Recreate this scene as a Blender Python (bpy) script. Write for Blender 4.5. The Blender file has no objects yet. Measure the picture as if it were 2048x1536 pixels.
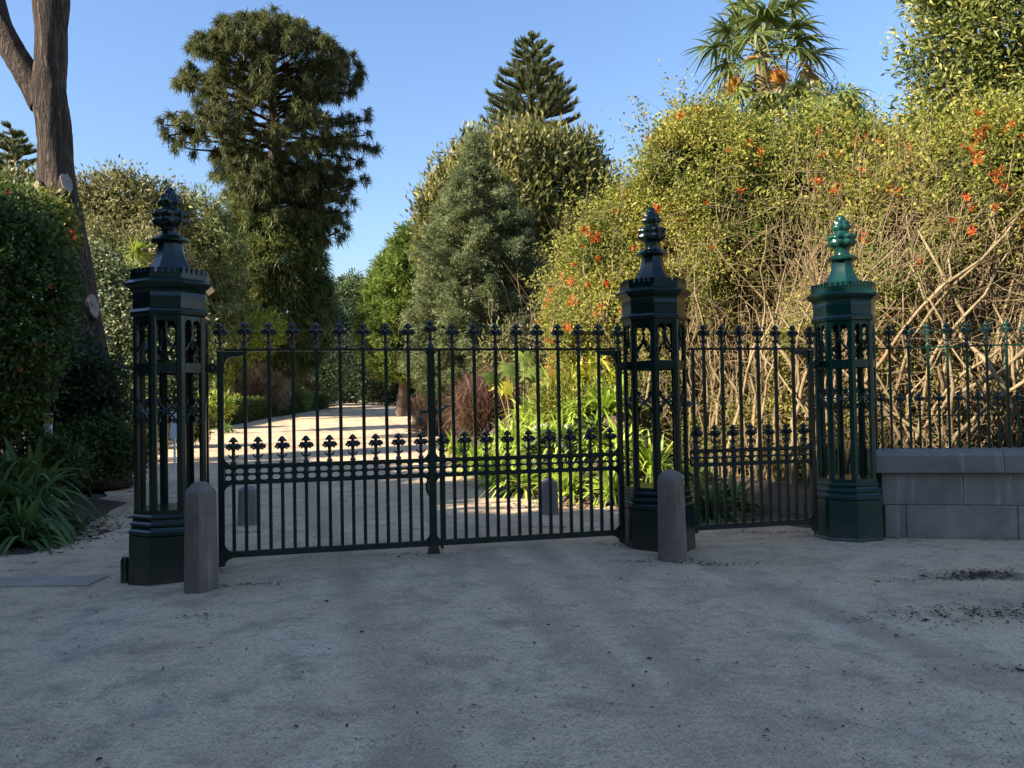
import bpy, math, numpy as np
from mathutils import Matrix, Vector

# ------------------------------------------------------------------ camera, world, sun, exposure
SC = bpy.context.scene
COL = SC.collection
FPX, EYE = 1670.0, 1.6                      # focal length in photo pixels, eye height
PITCH, ROLL = math.radians(1.37), -0.018
cam_d = bpy.data.cameras.new('camera'); cam = bpy.data.objects.new('camera', cam_d); COL.objects.link(cam)
cam_d.sensor_width = 36.0; cam_d.lens = 36.0 * FPX / 2048.0
cam_d.clip_start = 0.05; cam_d.clip_end = 3000.0
ROT = Matrix.Rotation(math.pi / 2 + PITCH, 4, 'X') @ Matrix.Rotation(ROLL, 4, 'Z')
cam.matrix_world = Matrix.Translation((0, 0, EYE)) @ ROT
SC.camera = cam

SUN_AZ, SUN_EL = math.radians(-117.0), math.radians(30.0)     # azimuth from +Y, clockwise positive
TO_SUN = Vector((math.sin(SUN_AZ) * math.cos(SUN_EL), math.cos(SUN_AZ) * math.cos(SUN_EL), math.sin(SUN_EL)))
W = bpy.data.worlds.new('World'); SC.world = W; W.use_nodes = True
wn, wl = W.node_tree.nodes, W.node_tree.links
sky = wn.new('ShaderNodeTexSky'); sky.sky_type = 'NISHITA'; sky.sun_disc = False
sky.sun_elevation = SUN_EL; sky.sun_rotation = SUN_AZ
sky.air_density = 1.6; sky.dust_density = 0.35; sky.ozone_density = 6.0; sky.altitude = 0.0
bg = wn['Background']; tn = wn.new('ShaderNodeMix'); tn.data_type = 'RGBA'; tn.blend_type = 'MULTIPLY'; tn.inputs[0].default_value = 1.0; tn.inputs[7].default_value = (0.99, 0.95, 1.06, 1)
wl.new(sky.outputs[0], tn.inputs[6]); wl.new(tn.outputs[2], bg.inputs['Color']); bg.inputs['Strength'].default_value = 0.088
sd = bpy.data.lights.new('sun', 'SUN'); sd.energy = 5.0; sd.angle = math.radians(0.53); sd.color = (1.0, 0.92, 0.78)
so = bpy.data.objects.new('sun', sd); COL.objects.link(so)
so.rotation_euler = TO_SUN.to_track_quat('Z', 'Y').to_euler(); so.location = (-30, -20, 40)
vs = SC.view_settings; vs.view_transform = 'Standard'; vs.look = 'None'; vs.gamma = 1.0; vs.use_curve_mapping = False
vs.exposure = 1.36
SC.cycles.max_bounces = 6; SC.cycles.diffuse_bounces = 3; SC.cycles.glossy_bounces = 2
SC.cycles.transmission_bounces = 3; SC.cycles.transparent_max_bounces = 4
SC.cycles.use_denoising = True
SC.cycles.caustics_reflective = False; SC.cycles.caustics_refractive = False

# ------------------------------------------------------------------ pixel <-> world (photo pixels, 2048 x 1536)
R3 = np.array(ROT.to_3x3())
def ray(px, py):
    return R3 @ np.array([(px - 1024) / FPX, -(py - 768) / FPX, -1.0])
def P(px, py, Y):                            # the point on that line of sight standing Y metres ahead
    d = ray(px, py); return np.array([0, 0, EYE]) + d * (Y / d[1])
def gz(x, y):                                # ground height: level forecourt, slight crown at the gates, drive climbing
    x = np.asarray(x, float); y = np.asarray(y, float)
    t = np.clip((y - 10.0), 0, 85)
    z = 0.029 * (np.sqrt(t * t + 4) - 2)
    crown = 0.10 * np.exp(-((x + 0.8) / 2.2) ** 4) * np.exp(-((y - 8.5 - 0.25 * x) / 2.6) ** 2)
    return z + crown
def G(px, py):                               # point of the ground seen at that pixel
    d = ray(px, py); Y = 10.0
    for _ in range(60):
        p = np.array([0, 0, EYE]) + d * (Y / d[1])
        z = float(gz(p[0], p[1])); den = -(d[2] / d[1])
        Yn = (EYE - z) / den if den > 1e-4 else 80
        Y = 0.5 * Y + 0.5 * min(max(Yn, 1), 120)
    return np.array([0, 0, EYE]) + d * (Y / d[1])

# ------------------------------------------------------------------ materials
def nodes(name):
    m = bpy.data.materials.new(name); m.use_nodes = True
    nt = m.node_tree; b = nt.nodes['Principled BSDF']
    return m, nt, b
def N(nt, kind, **kw):
    n = nt.nodes.new(kind)
    for k, v in kw.items():
        if k in n.inputs: n.inputs[k].default_value = v
        else: setattr(n, k, v)
    return n
def ramp(nt, fac, stops):
    r = nt.nodes.new('ShaderNodeValToRGB'); e = r.color_ramp.elements
    while len(e) < len(stops): e.new(0.5)
    for k, (p, c) in enumerate(stops):
        e[k].position = p; e[k].color = (c[0], c[1], c[2], 1) if not np.isscalar(c) else (c, c, c, 1)
    nt.links.new(fac, r.inputs[0]); return r.outputs[0]
def mix(nt, fac, a, b):
    n = nt.nodes.new('ShaderNodeMix'); n.data_type = 'RGBA'
    for sock, v in ((n.inputs[0], fac), (n.inputs[6], a), (n.inputs[7], b)):
        if hasattr(v, 'is_linked') or isinstance(v, bpy.types.NodeSocket): nt.links.new(v, sock)
        elif np.isscalar(v): sock.default_value = v
        else: sock.default_value = (v[0], v[1], v[2], 1)
    return n.outputs[2]
def noise(nt, vec, scale, detail=3, rough=0.55, dist=0.0):
    n = N(nt, 'ShaderNodeTexNoise', Scale=scale, Detail=detail, Roughness=rough, Distortion=dist)
    if vec is not None: nt.links.new(vec, n.inputs['Vector'])
    return n.outputs[0]
def bump(nt, h, b, strength=0.3, dist=0.02):
    n = N(nt, 'ShaderNodeBump', Strength=strength, Distance=dist)
    nt.links.new(h, n.inputs['Height']); nt.links.new(n.outputs[0], b.inputs['Normal']); return n
def objco(nt, scale=(1, 1, 1)):
    t = nt.nodes.new('ShaderNodeTexCoord'); m = nt.nodes.new('ShaderNodeMapping'); m.inputs['Scale'].default_value = scale
    nt.links.new(t.outputs['Object'], m.inputs['Vector']); return m.outputs[0]

def leaf_mat(name, c0, c1, c2, trans=0.3, rough=0.5, spec=0.35):
    m, nt, b = nodes(name)
    a = nt.nodes.new('ShaderNodeAttribute'); a.attribute_name = 'tint'
    c = ramp(nt, a.outputs['Fac'], [(0.0, c0), (0.5, c1), (1.0, c2)])
    nt.links.new(c, b.inputs['Base Color']); b.inputs['Roughness'].default_value = rough
    b.inputs['Specular IOR Level'].default_value = spec
    t = nt.nodes.new('ShaderNodeBsdfTranslucent'); nt.links.new(c, t.inputs['Color'])
    mx = nt.nodes.new('ShaderNodeMixShader'); mx.inputs[0].default_value = trans
    nt.links.new(b.outputs[0], mx.inputs[1]); nt.links.new(t.outputs[0], mx.inputs[2])
    nt.links.new(mx.outputs[0], nt.nodes['Material Output'].inputs['Surface'])
    return m
def bark_mat(name, c0, c1, sc=6.0, stretch=0.22, bumpd=0.02):
    m, nt, b = nodes(name); v = objco(nt, (1, 1, stretch))
    n0 = noise(nt, v, sc * 3, 5, 0.65, 0.4); n2 = noise(nt, objco(nt), 1.3, 3); rg = noise(nt, v, sc * 1.3, 4, 0.6, 0.8)
    n1 = N(nt, 'ShaderNodeMath', operation='MULTIPLY'); nt.links.new(ramp(nt, rg, [(0.36, 1.0), (0.475, 0.25), (0.5, 0.0), (0.525, 0.25), (0.64, 1.0)]), n1.inputs[0]); nt.links.new(n0, n1.inputs[1]); n1 = n1.outputs[0]
    c = ramp(nt, n1, [(0.12, c0), (0.55, c1)])
    c = mix(nt, n2, c, tuple(0.75 * (x + y) / 2 for x, y in zip(c0, c1)))
    nt.links.new(c, b.inputs['Base Color']); b.inputs['Roughness'].default_value = 0.9
    b.inputs['Specular IOR Level'].default_value = 0.15
    bump(nt, n1, b, 0.8, bumpd); return m
def stem_mat(name, c0, c1):
    m, nt, b = nodes(name)
    a = nt.nodes.new('ShaderNodeAttribute'); a.attribute_name = 'tint'
    c = ramp(nt, a.outputs['Fac'], [(0.0, c0), (1.0, c1)])
    n = noise(nt, objco(nt), 14, 3); c = mix(nt, n, c, tuple(0.55 * x for x in c0))
    nt.links.new(c, b.inputs['Base Color']); b.inputs['Roughness'].default_value = 0.85
    b.inputs['Specular IOR Level'].default_value = 0.2; return m
def paint_mat(name, base, edge, rough=0.22):
    m, nt, b = nodes(name); v = objco(nt)
    n1 = noise(nt, v, 5, 4, 0.6); n2 = noise(nt, v, 38, 3, 0.6)
    c = ramp(nt, n1, [(0.3, base), (0.75, edge)])
    sp = N(nt, 'ShaderNodeSeparateXYZ'); nt.links.new(v, sp.inputs[0]); dn = noise(nt, v, 9, 4, 0.65)
    dm = N(nt, 'ShaderNodeMath', operation='MULTIPLY'); nt.links.new(ramp(nt, sp.outputs[2], [(0.0, 0.75), (0.10, 0.42), (0.28, 0.0)]), dm.inputs[0]); nt.links.new(dn, dm.inputs[1])
    c = mix(nt, dm.outputs[0], c, (0.15, 0.12, 0.09))
    nt.links.new(c, b.inputs['Base Color'])
    r = ramp(nt, n2, [(0.25, rough * 0.9), (0.8, rough * 1.25)]); nt.links.new(r, b.inputs['Roughness'])
    b.inputs['Specular IOR Level'].default_value = 0.5
    bump(nt, n1, b, 0.05, 0.004); return m
def flat_mat(name, c, rough=0.6, var=0.12):
    m, nt, b = nodes(name); n = noise(nt, objco(nt), 9, 4)
    k = ramp(nt, n, [(0.3, tuple(x * (1 - var) for x in c)), (0.7, tuple(min(1, x * (1 + var)) for x in c))])
    nt.links.new(k, b.inputs['Base Color']); b.inputs['Roughness'].default_value = rough; return m

def gravel_mat():
    m, nt, b = nodes('gravel'); v = objco(nt)
    big = noise(nt, v, 0.55, 4, 0.6, 0.6); mid = noise(nt, v, 2.6, 5, 0.65, 0.3)
    fine = noise(nt, v, 52, 5, 0.75); spk = noise(nt, v, 105, 3, 0.7)
    c = ramp(nt, big, [(0.3, (0.64, 0.435, 0.245)), (0.5, (0.81, 0.55, 0.31)), (0.72, (0.88, 0.65, 0.40))])
    c = mix(nt, ramp(nt, mid, [(0.48, 0.0), (0.70, 0.75)]), c, (0.30, 0.205, 0.130))
    wv = objco(nt, (1.2, 0.35, 1))             # scuffed, darker wheel ways
    tr = noise(nt, wv, 1.1, 3, 0.5, 1.2)
    c = mix(nt, ramp(nt, tr, [(0.55, 0.0), (0.75, 0.45)]), c, (0.32, 0.245, 0.185))
    md = noise(nt, objco(nt, (1, 1.6, 1)), 11, 5, 0.75, 0.8)
    c = mix(nt, ramp(nt, md, [(0.50, 0.0), (0.68, 0.60)]), c, (0.30, 0.232, 0.175))
    c = mix(nt, ramp(nt, md, [(0.30, 0.35), (0.46, 0.0)]), c, (0.80, 0.68, 0.54))
    sp = N(nt, 'ShaderNodeSeparateXYZ'); nt.links.new(v, sp.inputs[0])
    for x0, y0, sl, wd in ((0.59, 7.8, 0.20, 0.16), (2.15, 7.8, 0.24, 0.16), (-1.45, 7.9, 0.29, 0.17), (-0.05, 7.9, 0.25, 0.15)):     # wheel ways worn through the gates
        ml = N(nt, 'ShaderNodeMath', operation='MULTIPLY_ADD'); nt.links.new(sp.outputs[1], ml.inputs[0]); ml.inputs[1].default_value = sl; ml.inputs[2].default_value = -x0 - sl * y0
        ad = N(nt, 'ShaderNodeMath', operation='ADD'); nt.links.new(ml.outputs[0], ad.inputs[0]); nt.links.new(sp.outputs[0], ad.inputs[1])
        wb = N(nt, 'ShaderNodeMath', operation='MULTIPLY_ADD'); nt.links.new(mid, wb.inputs[0]); wb.inputs[1].default_value = 0.35; nt.links.new(ad.outputs[0], wb.inputs[2])
        ab = N(nt, 'ShaderNodeMath', operation='ABSOLUTE'); nt.links.new(wb.outputs[0], ab.inputs[0])
        mk = N(nt, 'ShaderNodeMath', operation='MULTIPLY'); nt.links.new(ramp(nt, ab.outputs[0], [(0.0, 0.75), (wd * .6, 0.6), (wd * 1.5, 0.0)]), mk.inputs[0]); nt.links.new(ramp(nt, big, [(0.35, 0.15), (0.6, 1.0)]), mk.inputs[1])
        c = mix(nt, mk.outputs[0], c, (0.44, 0.29, 0.185))
    c = mix(nt, ramp(nt, fine, [(0.47, 0.0), (0.62, 0.60)]), c, (0.30, 0.215, 0.15))
    c = mix(nt, ramp(nt, spk, [(0.56, 0.0), (0.64, 0.75)]), c, (0.86, 0.70, 0.54))
    c = mix(nt, ramp(nt, spk, [(0.34, 0.80), (0.42, 0.0)]), c, (0.13, 0.095, 0.07))
    nt.links.new(c, b.inputs['Base Color']); b.inputs['Roughness'].default_value = 0.95
    b.inputs['Specular IOR Level'].default_value = 0.1
    h = N(nt, 'ShaderNodeMath', operation='ADD'); nt.links.new(fine, h.inputs[0]); nt.links.new(md, h.inputs[1])
    bump(nt, h.outputs[0], b, 0.5, 0.009); return m
def soil_mat():
    m, nt, b = nodes('soil'); v = objco(nt)
    n1 = noise(nt, v, 1.5, 4); n2 = noise(nt, v, 22, 4, 0.7)
    c = ramp(nt, n2, [(0.3, (0.045, 0.030, 0.022)), (0.55, (0.095, 0.065, 0.045)), (0.75, (0.19, 0.14, 0.10))])
    c = mix(nt, ramp(nt, n1, [(0.5, 0.0), (0.75, 0.6)]), c, (0.06, 0.055, 0.03))
    nt.links.new(c, b.inputs['Base Color']); b.inputs['Roughness'].default_value = 0.95
    bump(nt, n2, b, 0.8, 0.03); return m
def stone_mat(name, c0, c1, c2, warm=0.0):
    m, nt, b = nodes(name); v = objco(nt)
    n1 = noise(nt, v, 2.2, 5, 0.6, 0.5); n2 = noise(nt, v, 70, 4, 0.7); n3 = noise(nt, v, 190, 2)
    c = ramp(nt, n1, [(0.30, c0), (0.5, c1), (0.70, c2)])
    gi = nt.nodes.new('ShaderNodeNewGeometry'); c = mix(nt, ramp(nt, gi.outputs['Random Per Island'], [(0.0, 0.0), (1.0, 0.45)]), c, tuple(.62 * x for x in c0))
    lich = noise(nt, v, 5.5, 5, 0.7, 1.0); c = mix(nt, ramp(nt, lich, [(0.60, 0.0), (0.70, 0.5)]), c, (0.30, 0.28, 0.22))
    c = mix(nt, ramp(nt, n2, [(0.45, 0.0), (0.72, 0.5)]), c, tuple(0.55 * x for x in c1))
    sv = objco(nt, (7, 7, 0.7)); st = noise(nt, sv, 1.4, 4, 0.6)     # run-off streaks
    c = mix(nt, ramp(nt, st, [(0.58, 0.0), (0.78, 0.5)]), c, tuple(min(0.6, 1.55 * x) for x in c2))
    c = mix(nt, ramp(nt, n3, [(0.27, 0.8), (0.35, 0.0)]), c, (0.02, 0.02, 0.02))
    nt.links.new(c, b.inputs['Base Color']); b.inputs['Roughness'].default_value = 0.85
    b.inputs['Specular IOR Level'].default_value = 0.25
    bump(nt, n2, b, 0.8, 0.012); return m

M = {}
M['paint'] = paint_mat('dark_green_paint', (0.004, 0.016, 0.012), (0.006, 0.023, 0.017))
M['paint_lit'] = paint_mat('sunlit_green_paint', (0.005, 0.040, 0.028), (0.008, 0.054, 0.038))  # same paint, brightened to colour in sunlight on right pillar and fence
M['gravel'] = gravel_mat(); M['soil'] = soil_mat()
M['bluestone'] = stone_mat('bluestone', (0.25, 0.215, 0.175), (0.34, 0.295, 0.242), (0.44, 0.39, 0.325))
M['slab_stone'] = stone_mat('slab_stone', (0.46, 0.36, 0.26), (0.56, 0.44, 0.32), (0.66, 0.53, 0.40))
M['bollard_stone'] = stone_mat('bollard_stone', (0.21, 0.165, 0.125), (0.30, 0.235, 0.18), (0.40, 0.33, 0.26))
M['bark'] = bark_mat('bark', (0.026, 0.018, 0.014), (0.25, 0.185, 0.14), 10, 0.10, 0.14)
M['bark_dark'] = bark_mat('bark_dark', (0.035, 0.024, 0.018), (0.11, 0.078, 0.056))
M['cut_wood'] = flat_mat('cut_wood', (0.27, 0.225, 0.18), 0.9, 0.45)
M['branch'] = bark_mat('branch', (0.12, 0.085, 0.06), (0.26, 0.19, 0.13))
M['stem'] = stem_mat('tan_stem', (0.24, 0.165, 0.085), (0.50, 0.375, 0.205))
M['white'] = flat_mat('white_board', (0.74, 0.74, 0.74), 0.5, 0.04)
M['grey_text'] = flat_mat('grey_print', (0.25, 0.27, 0.33), 0.6, 0.05)
M['yellow'] = flat_mat('yellow_band', (0.62, 0.38, 0.04), 0.5, 0.08)
M['steel'] = flat_mat('dull_steel', (0.055, 0.058, 0.06), 0.35, 0.15)
M['flower'] = leaf_mat('orange_flower', (0.62, 0.06, 0.012), (0.80, 0.13, 0.02), (0.85, 0.22, 0.05), 0.35)
M['red_flower'] = leaf_mat('red_flower', (0.5, 0.03, 0.02), (0.6, 0.05, 0.03), (0.7, 0.1, 0.06), 0.3)
M['white_flower'] = leaf_mat('white_flower', (0.7, 0.7, 0.62), (0.78, 0.78, 0.7), (0.82, 0.82, 0.76), 0.3)
M['litter'] = leaf_mat('dead_leaf', (0.05, 0.03, 0.022), (0.11, 0.065, 0.045), (0.24, 0.16, 0.10), 0.1, 0.9, 0.1)
M['mulch'] = leaf_mat('bark_mulch', (0.045, 0.02, 0.014), (0.10, 0.048, 0.032), (0.17, 0.09, 0.06), 0.05, 0.95, 0.1)
M['pebble'] = leaf_mat('pebble', (0.14, 0.10, 0.07), (0.42, 0.31, 0.21), (0.80, 0.68, 0.54), 0.0, 0.9, 0.2)
LEAF = {
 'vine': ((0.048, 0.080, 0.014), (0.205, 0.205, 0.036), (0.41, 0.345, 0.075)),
 'vine_dark': ((0.026, 0.048, 0.010), (0.062, 0.094, 0.018), (0.14, 0.175, 0.034)),  # vine leaf with shade put into the colour; also dark-leaved plants
 'bunya': ((0.034, 0.044, 0.018), (0.092, 0.100, 0.036), (0.185, 0.175, 0.062)),
 'skirt': ((0.045, 0.064, 0.020), (0.135, 0.155, 0.044), (0.27, 0.26, 0.075)),
 'cedar': ((0.060, 0.080, 0.036), (0.150, 0.175, 0.072), (0.28, 0.29, 0.135)),
 'cypress': ((0.060, 0.098, 0.020), (0.150, 0.205, 0.040), (0.28, 0.32, 0.075)),
 'magnolia': ((0.050, 0.062, 0.018), (0.160, 0.150, 0.036), (0.33, 0.275, 0.09)),
 'norfolk': ((0.060, 0.076, 0.036), (0.150, 0.165, 0.072), (0.28, 0.27, 0.115)),
 'olive': ((0.060, 0.068, 0.024), (0.155, 0.145, 0.046), (0.33, 0.27, 0.105)),
 'camellia': ((0.045, 0.068, 0.024), (0.115, 0.135, 0.048), (0.34, 0.33, 0.17)),
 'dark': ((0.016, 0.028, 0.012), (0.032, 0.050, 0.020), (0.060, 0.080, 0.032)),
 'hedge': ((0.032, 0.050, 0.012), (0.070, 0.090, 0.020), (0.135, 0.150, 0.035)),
 'lime': ((0.120, 0.175, 0.022), (0.250, 0.310, 0.040), (0.46, 0.47, 0.085)),
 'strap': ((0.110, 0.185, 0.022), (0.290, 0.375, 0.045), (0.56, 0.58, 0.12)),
 'strap_dark': ((0.040, 0.080, 0.022), (0.090, 0.145, 0.038), (0.21, 0.26, 0.075)),  # darker copy of the strap leaf, shade put into its colour
 'yellow': ((0.22, 0.24, 0.025), (0.42, 0.38, 0.04), (0.62, 0.52, 0.09)),
 'redtwig': ((0.075, 0.040, 0.028), (0.150, 0.082, 0.055), (0.25, 0.155, 0.10)),
 'browntwig': ((0.14, 0.092, 0.060), (0.27, 0.19, 0.125), (0.40, 0.30, 0.20)),
 'palm': ((0.050, 0.085, 0.022), (0.130, 0.165, 0.045), (0.34, 0.32, 0.13)),
 'palm_dry': ((0.23, 0.145, 0.06), (0.40, 0.29, 0.12), (0.54, 0.45, 0.25)),
 'righttree': ((0.045, 0.070, 0.016), (0.155, 0.170, 0.034), (0.42, 0.37, 0.11)),
 'far': ((0.040, 0.066, 0.022), (0.085, 0.115, 0.036), (0.16, 0.185, 0.060)),
 'orange_fruit': ((0.55, 0.19, 0.02), (0.66, 0.28, 0.04), (0.72, 0.38, 0.08)),
}
LM = {k: leaf_mat(k + '_leaf', *[tuple(min(.75, 1.3 * x) for x in c) for c in v], trans=0.34, spec=0.2 if k == 'vine' else 0.35) for k, v in LEAF.items()}

# ------------------------------------------------------------------ scene tree helpers
def tag(o, label=None, cat=None, group=None, kind=None):
    if label: o['label'] = label
    if cat: o['category'] = cat
    if group: o['group'] = group
    if kind: o['kind'] = kind
    return o
def empty(name, loc, rz=0.0, label=None, cat=None, group=None):
    o = bpy.data.objects.new(name, None); COL.objects.link(o); o.empty_display_size = 0.3
    o.location = tuple(float(c) for c in loc); o.rotation_euler = (0, 0, rz)
    return tag(o, label, cat, group)
def link(name, me, parent=None, loc=(0, 0, 0), rz=0.0, scale=None, rot=None):
    o = bpy.data.objects.new(name, me); COL.objects.link(o); o.parent = parent
    o.location = tuple(float(c) for c in loc); o.rotation_euler = rot if rot else (0, 0, rz)
    if scale is not None: o.scale = scale if not np.isscalar(scale) else (scale,) * 3
    return o
def np_mesh(name, V, F, mat, tint=None, smooth=False):
    V = np.ascontiguousarray(V, np.float32); F = np.ascontiguousarray(F, np.int32)
    me = bpy.data.meshes.new(name); n, k = F.shape
    me.vertices.add(len(V)); me.vertices.foreach_set('co', V.ravel())
    me.loops.add(n * k); me.loops.foreach_set('vertex_index', F.ravel())
    me.polygons.add(n); me.polygons.foreach_set('loop_start', np.arange(0, n * k, k, dtype=np.int32))
    if tint is not None:
        a = me.attributes.new('tint', 'FLOAT', 'POINT'); a.data.foreach_set('value', np.clip(tint, 0, 1).astype(np.float32))
    me.update(calc_edges=True); me.materials.append(mat)
    if smooth: me.polygons.foreach_set('use_smooth', np.ones(n, bool))
    return me
class MB:                                     # collects shapes, links them as one mesh
    def __init__(s): s.v, s.f = [], []
    def add(s, V, F):
        o = len(s.v); s.v += [tuple(float(c) for c in p) for p in V]; s.f += [tuple(o + i for i in f) for f in F]; return s
    def box(s, x0, x1, y0, y1, z0, z1, bev=0.0):
        if bev <= 0:
            V = [(x, y, z) for z in (z0, z1) for x, y in ((x0, y0), (x1, y0), (x1, y1), (x0, y1))]
            return s.add(V, [(3, 2, 1, 0), (4, 5, 6, 7), (0, 1, 5, 4), (1, 2, 6, 5), (2, 3, 7, 6), (3, 0, 4, 7)])
        rings = []
        for z, d in ((z0, bev), (z0 + bev, 0), (z1 - bev, 0), (z1, bev)):
            a0, a1, b0, b1 = x0 + d, x1 - d, y0 + d, y1 - d; c = bev
            rings.append([(a0 + c, b0, z), (a1 - c, b0, z), (a1, b0 + c, z), (a1, b1 - c, z), (a1 - c, b1, z), (a0 + c, b1, z), (a0, b1 - c, z), (a0, b0 + c, z)])
        return s.rings(rings)
    def rings(s, rings, cap=True, closed=True):
        n = len(rings[0]); V = [p for r in rings for p in r]; F = []
        for i in range(len(rings) - 1):
            for k in range(n if closed else n - 1):
                a, b = i * n + k, i * n + (k + 1) % n
                F.append((a, b, b + n, a + n))
        if cap:
            F.append(tuple(range(n - 1, -1, -1))); F.append(tuple((len(rings) - 1) * n + k for k in range(n)))
        return s.add(V, F)
    def octa(s, prof, n=8, cx=0, cy=0, rot=None, lobes=None):
        rot = math.pi / n if rot is None else rot; R = []
        for p in prof:
            z, r = p[0], p[1]; a = p[2] if len(p) > 2 else 0
            R.append([(cx + r * (1 + a * math.cos(8 * (rot + 2 * math.pi * k / n))) * math.cos(rot + 2 * math.pi * k / n),
                       cy + r * (1 + a * math.cos(8 * (rot + 2 * math.pi * k / n))) * math.sin(rot + 2 * math.pi * k / n), z) for k in range(n)])
        return s.rings(R)
    def plate(s, poly, y0, y1):               # polygon in local x,z pushed through y0..y1
        n = len(poly); V = [(x, y0, z) for x, z in poly] + [(x, y1, z) for x, z in poly]
        F = [tuple(range(n)), tuple(range(2 * n - 1, n - 1, -1))] + [(k, k + n, (k + 1) % n + n, (k + 1) % n) for k in range(n)]
        return s.add(V, F)
    def tube(s, pts, rad, n=6):
        pts = [np.asarray(p, float) for p in pts]; R = []
        for i, p in enumerate(pts):
            t = pts[min(i + 1, len(pts) - 1)] - pts[max(i - 1, 0)]; t = t / (np.linalg.norm(t) + 1e-9)
            ref = np.array([0, 0, 1.0]) if abs(t[2]) < 0.9 else np.array([1.0, 0, 0])
            u = np.cross(t, ref); u /= np.linalg.norm(u); v = np.cross(t, u); r = rad if np.isscalar(rad) else rad[i]
            R.append([tuple(p + r * (math.cos(2 * math.pi * k / n) * u + math.sin(2 * math.pi * k / n) * v)) for k in range(n)])
        return s.rings(R)
    def ball(s, c, r, n=8, m=5):              # ellipsoid
        r = (r, r, r) if np.isscalar(r) else r; R = []
        for i in range(m + 1):
            a = -math.pi / 2 + math.pi * i / m; q = max(math.cos(a), 0.05)
            R.append([(c[0] + r[0] * q * math.cos(2 * math.pi * k / n), c[1] + r[1] * q * math.sin(2 * math.pi * k / n), c[2] + r[2] * math.sin(a)) for k in range(n)])
        return s.rings(R)
    def frame_hole(s, x0, x1, z0, z1, mx, mz, rad, y0, y1, seg=3):    # plate with a rounded window
        a0, a1, b0, b1 = x0 + mx, x1 - mx, z0 + mz, z1 - mz; inn, out = [], []
        for (cx, cz, ox, oz, st) in ((a1 - rad, b1 - rad, x1, z1, 0), (a0 + rad, b1 - rad, x0, z1, 90), (a0 + rad, b0 + rad, x0, z0, 180), (a1 - rad, b0 + rad, x1, z0, 270)):
            for k in range(seg + 1):
                a = math.radians(st + 90 * k / seg); inn.append((cx + rad * math.cos(a), cz + rad * math.sin(a)))
                out.append((ox, oz) if 0 < k < seg else ((ox, inn[-1][1]) if (st in (0, 180)) == (k == 0) else (inn[-1][0], oz)))
        n = len(inn); V = []
        for y in (y0, y1): V += [(x, y, z) for x, z in out] + [(x, y, z) for x, z in inn]
        F = []
        for k in range(n):
            q = (k + 1) % n
            F += [(k, q, n + q, n + k), (2 * n + k, 3 * n + k, 3 * n + q, 2 * n + q), (n + k, n + q, 3 * n + q, 3 * n + k)]
        return s.add(V, F)
    def mesh(s, name, mat, smooth=False, angle=None):
        me = bpy.data.meshes.new(name); me.from_pydata(s.v, [], s.f); me.update(); me.materials.append(mat)
        if smooth:
            me.polygons.foreach_set('use_smooth', np.ones(len(me.polygons), bool))
            if angle: me.set_sharp_from_angle(angle=math.radians(angle))
        return me
    def build(s, name, mat, parent=None, smooth=False, angle=None, **kw):
        return link(name, s.mesh(name, mat, smooth, angle), parent, **kw)

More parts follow.
